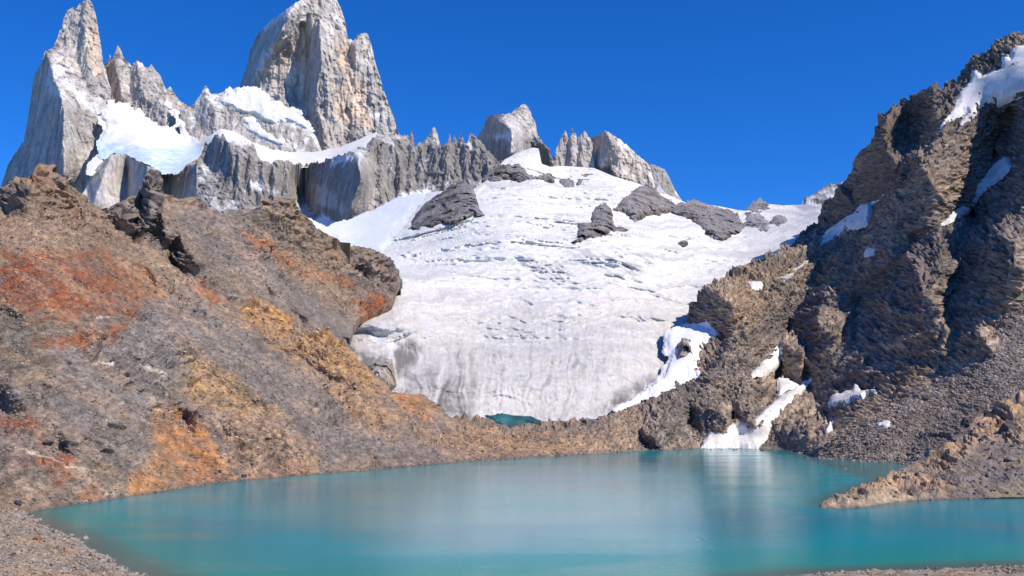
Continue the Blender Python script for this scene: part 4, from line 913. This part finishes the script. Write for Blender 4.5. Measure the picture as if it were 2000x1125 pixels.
def scatter(name, P, size, cols, label):
    """loose scree: one mass nobody could count"""
    n = len(P)
    q = rng.standard_normal((n, 4)); q /= np.linalg.norm(q, axis=1, keepdims=True)
    a, b, c, d = q.T
    Rm = np.stack([1 - 2 * (c * c + d * d), 2 * (b * c - a * d), 2 * (b * d + a * c), 2 * (b * c + a * d), 1 - 2 * (b * b + d * d), 2 * (c * d - a * b), 2 * (b * d - a * c), 2 * (c * d + a * b), 1 - 2 * (b * b + c * c)], -1).reshape(n, 3, 3)
    V = ICO_V[None] * (1 + .45 * (rng.random((n, 12, 1)) - .5)) * (.65 + .7 * rng.random((n, 1, 3)))
    V = np.einsum('nij,nkj->nki', Rm, V)
    V[..., 2] *= .8
    V = V * size[:, None, None] * .5 + P[:, None]
    Fc = (ICO_F[None] + 12 * np.arange(n)[:, None, None]).reshape(-1, 3)
    o = make_mesh(name, V.reshape(-1, 3), Fc, M_STONE, np.repeat(cols, 12, 0), False)
    return tag(o, label, "scree", kind="stuff")

def pick(n, poly, R, Y, C):
    Y3 = VX if R is RV else SX
    p = np.array(poly, float)
    x = rng.uniform(p[:, 0].min(), p[:, 0].max(), n * 4); y = rng.uniform(p[:, 1].min(), p[:, 1].max(), n * 4)
    k = np.where(sdf(x, y, poly) > 0)[0][:n]
    x, y = x[k], y[k]
    yy = R.at(Y, x, y)
    return R.at(Y3, x, y), R.at(C, x, y), yy / F

def near_pts(n, poly):
    p = np.array(poly, float)
    x = rng.uniform(p[:, 0].min(), p[:, 0].max(), n * 5); y = rng.uniform(p[:, 1].min(), p[:, 1].max(), n * 5)
    k = np.where(sdf(x, y, poly) > 0)[0][:n]
    Yw = yshore(x[k], y[k]); Xw = ray(x[k], y[k])[0] * Yw
    i = np.clip(np.searchsorted(gx, Xw) - 1, 0, len(gx) - 2); j = np.clip(np.searchsorted(gy, Yw) - 1, 0, len(gy) - 2)
    z = hgt[j, i]
    return np.stack([Xw, Yw, z], -1), NC[j, i], Yw / F

def sizes(n, lo, hi, pw=2.2):
    u = rng.random(n)
    return lo * (1 + u * ((hi / lo) ** (1 - pw) - 1)) ** (1 / (1 - pw))

def stonecol(c, n):
    c = c.mean(0)[None] * .35 + c * .65
    g = c.mean(1, keepdims=True)
    c = c * .7 + g * .3
    return np.clip(c * (1 + .9 * (rng.random((n, 1)) - .42)) * (1 + .10 * (rng.random((n, 3)) - .5)), .03, .6)

for nm, lab, n, poly, R_, Y_, C_, lo, hi in [
    ("scree", "grey scree stones strewn over the left hillside", 22000, PTS("0,470 90,360 210,430 420,590 640,650 760,780 880,830 1100,845 1100,895 800,910 500,935 100,990 0,995"), RV, VY, C, 1.9, 8),
    ("scree", "brown scree stones strewn over the ridge above the left hillside", 5000, PTS("215,445 330,425 420,450 560,425 600,470 640,500 700,520 750,540 735,590 690,625 420,570"), RV, VY, C, 1.8, 6),
    ("scree", "grey scree stones strewn over the lower right mountainside", 15000, PTS("2000,560 1940,690 1840,740 1700,800 1560,885 1690,925 1760,915 1860,860 2000,760"), RV, VY, C, 1.9, 8),
    ("scree", "tan rubble strewn over the slabs between the lake and the glacier", 7000, PTS("1100,835 1230,805 1340,740 1400,650 1560,500 1640,500 1540,650 1480,760 1540,870 1290,878 1100,888"), RV, VY, C, 1.9, 7),
    ("scree", "rubble strewn over the rocky spit", 900, PTS("1640,975 1720,940 1860,875 1960,790 2000,775 2000,970 1720,985"), RS, SY, SC, 1.6, 9)]:
    p, c, u = pick(n, poly, R_, Y_, C_)
    sz = sizes(len(p), lo, hi) * u
    scatter(nm, p, sz, stonecol(c, len(p)), lab)
wl = [(x, y) for x, y in SHORE if 60 <= x <= 1720]
p, c, u = pick(2600, [(x, y - 7) for x, y in wl] + [(x, y + 2.5) for x, y in wl[::-1]], RV, VY, C)
scatter("scree", p, sizes(len(p), 2.2, 9) * u, stonecol(c, len(p)) * .85, "half sunk stones along the far waterline of the lake")
p, c, u = near_pts(9500, PTS("-30,992 60,1004 110,1038 205,1088 290,1130 330,1210 -60,1210"))
p2, c2, u2 = near_pts(1100, PTS("1480,1128 1700,1117 1950,1108 2010,1106 2010,1150 1480,1150"))
p = np.vstack([p, p2]); c = np.vstack([c, c2]); u = np.concatenate([u, u2])
scatter("gravel", p, sizes(len(p), 2.0, 10) * u, stonecol(c, len(p)), "loose gravel and stones covering the near shore of the lake")

def boulder_mesh(k):
    bm_v, bm_f = ICO_V, ICO_F
    for _ in range(2):                                   # subdivide the icosahedron
        vs = list(map(tuple, bm_v)); mid = {}; nf = []
        def m(a, b):
            key = (min(a, b), max(a, b))
            if key not in mid:
                q = (np.array(vs[a]) + np.array(vs[b])); mid[key] = len(vs); vs.append(tuple(q / np.linalg.norm(q)))
            return mid[key]
        for a, b, c_ in bm_f:
            x, y, z = m(a, b), m(b, c_), m(c_, a)
            nf += [(a, x, z), (b, y, x), (c_, z, y), (x, y, z)]
        bm_v, bm_f = np.array(vs), np.array(nf)
    r = np.random.default_rng(900 + k)
    v = bm_v.copy()
    for _ in range(11):                                  # cut flat fracture faces
        nrm = r.standard_normal(3); nrm /= np.linalg.norm(nrm)
        h = v @ nrm; cut = r.uniform(.45, .85)
        v = v - np.clip(h - cut, 0, None)[:, None] * nrm
    v = v * np.array([1, r.uniform(.6, .95), r.uniform(.5, .85)])
    v += .03 * r.standard_normal(v.shape)
    return v, bm_f

def stone_material(name, c):
    m = surf_mat(name, scale=.6, bump=.6, dist=.15, var=.35)
    n_ = m.node_tree.nodes; rgb = n_.new("ShaderNodeRGB"); rgb.outputs[0].default_value = (*c, 1)
    sc_ = [q for q in n_ if q.type == 'VECT_MATH'][0]
    m.node_tree.links.new(rgb.outputs[0], sc_.inputs[0])
    return m
B_MATS = {k: stone_material("boulder_" + k, c) for k, c in dict(grey=(.24, .215, .195), pale=(.36, .32, .28), dark=(.095, .085, .08), tan=(.34, .23, .145), rust=(.26, .10, .045)).items()}
B_PROTO = {}
def boulder(pos, size, shape, kind, label, group=None):
    key = (shape, kind)
    if key not in B_PROTO:
        v, f = boulder_mesh(shape)
        o = make_mesh("boulder", v, f, B_MATS[kind]); B_PROTO[key] = o
    else:
        o = B_PROTO[key].copy(); S.collection.objects.link(o)
    o.location = (pos[0], pos[1], pos[2] + size * .14)
    o.scale = (size * .5,) * 3
    o.rotation_euler = (rng.uniform(-.3, .3), rng.uniform(-.3, .3), rng.uniform(0, 6.28))
    for k in ("label", "category", "group"):
        if k in o: del o[k]
    tag(o, label, "boulder", group)
# boulders one can point at
def one(px, py, sp, shape, kind, label, R=None, Y=None):
    x, y = np.array([px], float), np.array([py], float)
    if R is None:
        Yw = yshore(x, y); Xw = ray(x, y)[0] * Yw
        i = int(np.clip(np.searchsorted(gx, Xw[0]) - 1, 0, len(gx) - 2)); j = int(np.clip(np.searchsorted(gy, Yw[0]) - 1, 0, len(gy) - 2))
        p_ = (Xw[0], Yw[0], hgt[j, i]); u_ = Yw[0] / F
    else:
        Yw = R.at(Y, x, y); p_ = R.at(VX if R is RV else SX, x, y)[0]; u_ = Yw[0] / F
    boulder(p_, sp * u_, shape, kind, label)
one(70, 1068, 21, 0, "rust", "rust red boulder lying on the near left beach")
one(132, 1086, 24, 1, "tan", "long tan slab stone on the near left beach, right of the rust red boulder")
one(36, 986, 20, 2, "dark", "dark brown boulder at the foot of the left hillside, above the corner of the lake", RV, VY)
one(168, 1052, 15, 3, "pale", "pale block standing at the waterline of the near left beach")
one(141, 1049, 14, 4, "pale", "pale stone at the waterline just left of the standing pale block")
one(190, 1099, 13, 5, "dark", "small dark stone among white gravel by the near left waterline")
one(26, 1106, 16, 3, "dark", "small dark stone in the bottom left corner of the beach")
one(1920, 1107, 13, 1, "pale", "pale stone breaking the water near the lower right corner")
one(1706, 1117, 17, 2, "tan", "tan boulder on the near shore at the bottom edge right of centre")
one(1645, 1119, 9, 4, "pale", "small pale stone at the bottom edge, left of the tan boulder")
one(166, 981, 13, 0, "pale", "white boulder at the foot of the rusty slope on the left waterline", RV, VY)
one(247, 970, 12, 5, "pale", "pale block on the left waterline beside the orange stained slope", RV, VY)
one(1810, 783, 22, 2, "dark", "large dark boulder alone on the grey scree above the spit", RV, VY)
one(1975, 848, 46, 3, "dark", "biggest dark rounded boulder in the hollow at the right edge of the spit", RS, SY)
one(1885, 832, 26, 1, "dark", "dark boulder on the crest of the spit, left of the biggest rounded one", RS, SY)
one(1975, 900, 26, 4, "grey", "flat grey boulder below the biggest dark boulder on the spit", RS, SY)
one(475, 932, 17, 0, "dark", "dark boulder at the water's edge right of the orange stained slope", RV, VY)
one(734, 897, 12, 2, "dark", "dark boulder on the far left shore under the slabs", RV, VY)
one(90, 873, 24, 5, "dark", "dark brown boulder above the pale vein on the left hillside", RV, VY)
one(1284, 870, 20, 1, "dark", "dark boulder at the far shore left of the low snow tongue", RV, VY)
one(1455, 872, 26, 2, "dark", "dark boulder half buried in the low snow tongue at the waterline", RV, VY)
def many(n, poly, lo, hi, label, group, R=None, Y=None, Cc=None, kinds=("grey", "grey", "pale", "dark", "tan")):
    if R is None: p_, c_, u_ = near_pts(n, poly)
    else: p_, c_, u_ = pick(n, poly, R, Y, Cc)
    sz = sizes(len(p_), lo, hi, 2.6)
    for i in range(len(p_)):
        boulder(p_[i], sz[i] * u_[i], int(rng.integers(0, 6)), kinds[int(rng.integers(0, len(kinds)))], label, group)
many(46, PTS("0,1000 60,1008 110,1040 205,1090 270,1126 0,1126"), 6, 14, "loose stone lying on the near left beach", "stones on the near left beach")
many(26, PTS("58,1000 66,1012 82,1027 112,1040 152,1056 178,1072 208,1092 245,1110 262,1122 240,1119 200,1100 150,1066 108,1047 70,1032 48,1008"), 6, 13, "pale stone along the near left waterline", "stones along the near left waterline", kinds=("pale", "pale", "grey"))
many(14, PTS("1510,1121 1700,1114 1950,1105 2000,1104 2000,1112 1700,1122 1510,1126"), 6, 11, "stone along the near right waterline", "stones along the near right waterline", kinds=("pale", "grey", "tan"))
many(45, PTS("60,995 260,962 440,936 700,914 1000,890 1000,880 700,895 440,905 260,930 60,970"), 5, 11, "boulder at the foot of the left hillside along the lake", "boulders at the foot of the left hillside", RV, VY, C)
many(40, PTS("880,830 1100,840 1280,850 1280,876 1100,885 900,895"), 5, 10, "boulder on the low rock lip between lake and glacier", "boulders on the lip below the glacier", RV, VY, C, ("grey", "tan", "tan", "dark"))
many(45, PTS("1560,885 1700,930 1800,890 1900,800 2000,740 2000,640 1850,720 1700,800"), 5, 12, "boulder on the grey scree of the lower right mountainside", "boulders on the right scree", RV, VY, C, ("grey", "grey", "dark", "pale"))
many(40, PTS("1640,978 1720,942 1860,878 1960,795 2000,780 2000,968 1720,983"), 6, 14, "boulder lying on the rocky spit", "boulders on the spit", RS, SY, SC, ("tan", "grey", "dark", "tan"))

# ------------------------------------------------------------------ the lake
wxs = np.linspace(-330, 430, 381); wys = np.linspace(100, 860, 381)
WX, WY = np.meshgrid(wxs, wys)
far = np.array([[float(v) for v in unproj(np.float64(x), np.float64(y), yshore(np.float64(x), np.float64(y)))[:2]] for x, y in SHORE[:24]])
spit = np.array([[float(v) for v in unproj(np.float64(x), np.float64(y), yshore(np.float64(x), np.float64(y)))[:2]] for x, y in PTS("1715,938 1680,950 1640,962 1610,982 1640,992 1700,990 1830,976 2000,973 2400,970")])
lakepoly = np.vstack([nw[1:], spit[::-1], far[::-1]])
dl = sdf(WX, WY, lakepoly)
dl = dl + 2.0 * perlin(WX / 20, WY / 20, 0 * WX, 161)
WC = np.ones(WX.shape + (3,)) * np.array((.0, .255, .295))
ln = fbm(np.stack([WX, WY, 0 * WX], -1), 120, 3, 162, gain=.5)
WC = mixc(WC, (.0, .20, .265), sstep(-.2, .5, ln))
nearm = sdf(WX, WY, np.vstack([nw, [[260, -400], [-260, -400]]]))
WC = mixc(WC, (.01, .22, .20), sstep(-42, -6, nearm) * .85)
WC = mixc(WC, (.085, .125, .10), sstep(-12, -1, nearm) * .8)
WC = mixc(WC, (.06, .12, .115), sstep(9, 0, dl) * .7)
idx = np.arange(WX.size).reshape(WX.shape)
Q = np.stack([idx[:-1, :-1], idx[:-1, 1:], idx[1:, 1:], idx[1:, :-1]], -1).reshape(-1, 4)
mw = bpy.data.materials.new("lake_water"); mw.use_nodes = True
t = mw.node_tree; n = t.nodes; Lk = t.links; b = n["Principled BSDF"]
at = n.new("ShaderNodeVertexColor"); at.layer_name = "Col"
Lk.new(at.outputs["Color"], b.inputs["Base Color"])
b.inputs["IOR"].default_value = 1.33
CP = [tuple(unproj(np.float64(x), np.float64(y), yshore(np.float64(x), np.float64(y)))[:2]) for x, y in PTS("560,945 800,915 1100,893 1480,886 1500,925 1400,990 1200,1040 980,1050 780,1030 620,985")]
wn = fbm(np.stack([WX, WY * .35, 0 * WX], -1), 60, 4, 171, gain=.6)
calm = sstep(-38, 34, sdf(WX, WY, CP) + 26 * wn)
ripple = sstep(.0, .5, fbm(np.stack([WX * .45, WY, 0 * WX], -1), 30, 4, 172, gain=.6))
CALM = np.repeat((.02 + .41 * calm + .05 * ripple)[..., None], 3, -1)
ca = n.new("ShaderNodeVertexColor"); ca.layer_name = "Calm"
Lk.new(ca.outputs["Color"], b.inputs["Specular IOR Level"])
tc = n.new("ShaderNodeTexCoord")
mp = n.new("ShaderNodeMapping"); mp.inputs["Scale"].default_value = (.012, .03, 1)
Lk.new(tc.outputs["Object"], mp.inputs[0])
nz = n.new("ShaderNodeTexNoise"); nz.inputs["Scale"].default_value = 1; nz.inputs["Detail"].default_value = 2
Lk.new(mp.outputs[0], nz.inputs["Vector"])
mr = n.new("ShaderNodeMapRange"); mr.inputs["From Min"].default_value = .35; mr.inputs["From Max"].default_value = .7
mr.inputs["To Min"].default_value = .07; mr.inputs["To Max"].default_value = .16
Lk.new(nz.outputs["Fac"], mr.inputs["Value"]); Lk.new(mr.outputs[0], b.inputs["Roughness"])
n2 = n.new("ShaderNodeTexNoise"); n2.inputs["Scale"].default_value = .9; n2.inputs["Detail"].default_value = 4
Lk.new(tc.outputs["Object"], n2.inputs["Vector"])
bp = n.new("ShaderNodeBump"); bp.inputs["Strength"].default_value = .6; bp.inputs["Distance"].default_value = .12
Lk.new(n2.outputs["Fac"], bp.inputs["Height"]); Lk.new(bp.outputs[0], b.inputs["Normal"])
o = make_mesh("lake", np.stack([WX, WY, 0 * WX], -1).reshape(-1, 3), Q, mw, np.clip(WC, 0, 1).reshape(-1, 3), True)
cal = o.data.color_attributes.new("Calm", 'FLOAT_COLOR', 'POINT')      # ripples dull the mirror, calm water keeps it
cc = np.ones((WX.size, 4), np.float32); cc[:, :3] = CALM.reshape(-1, 3)
cal.data.foreach_set("color", cc.ravel())
tag(o, "turquoise glacial lake filling the foreground", "lake", kind="structure")
# valley floor under everything, out to the horizon behind the ridges
g = make_mesh("ground", np.array([[-9000, -3000, -25], [9000, -3000, -25], [9000, 12000, -25], [-9000, 12000, -25]], float), np.array([[0, 1, 2, 3]]), M_ROCK, np.ones((4, 3)) * .2)
tag(g, "bare valley floor far below the peaks", "ground", kind="structure")
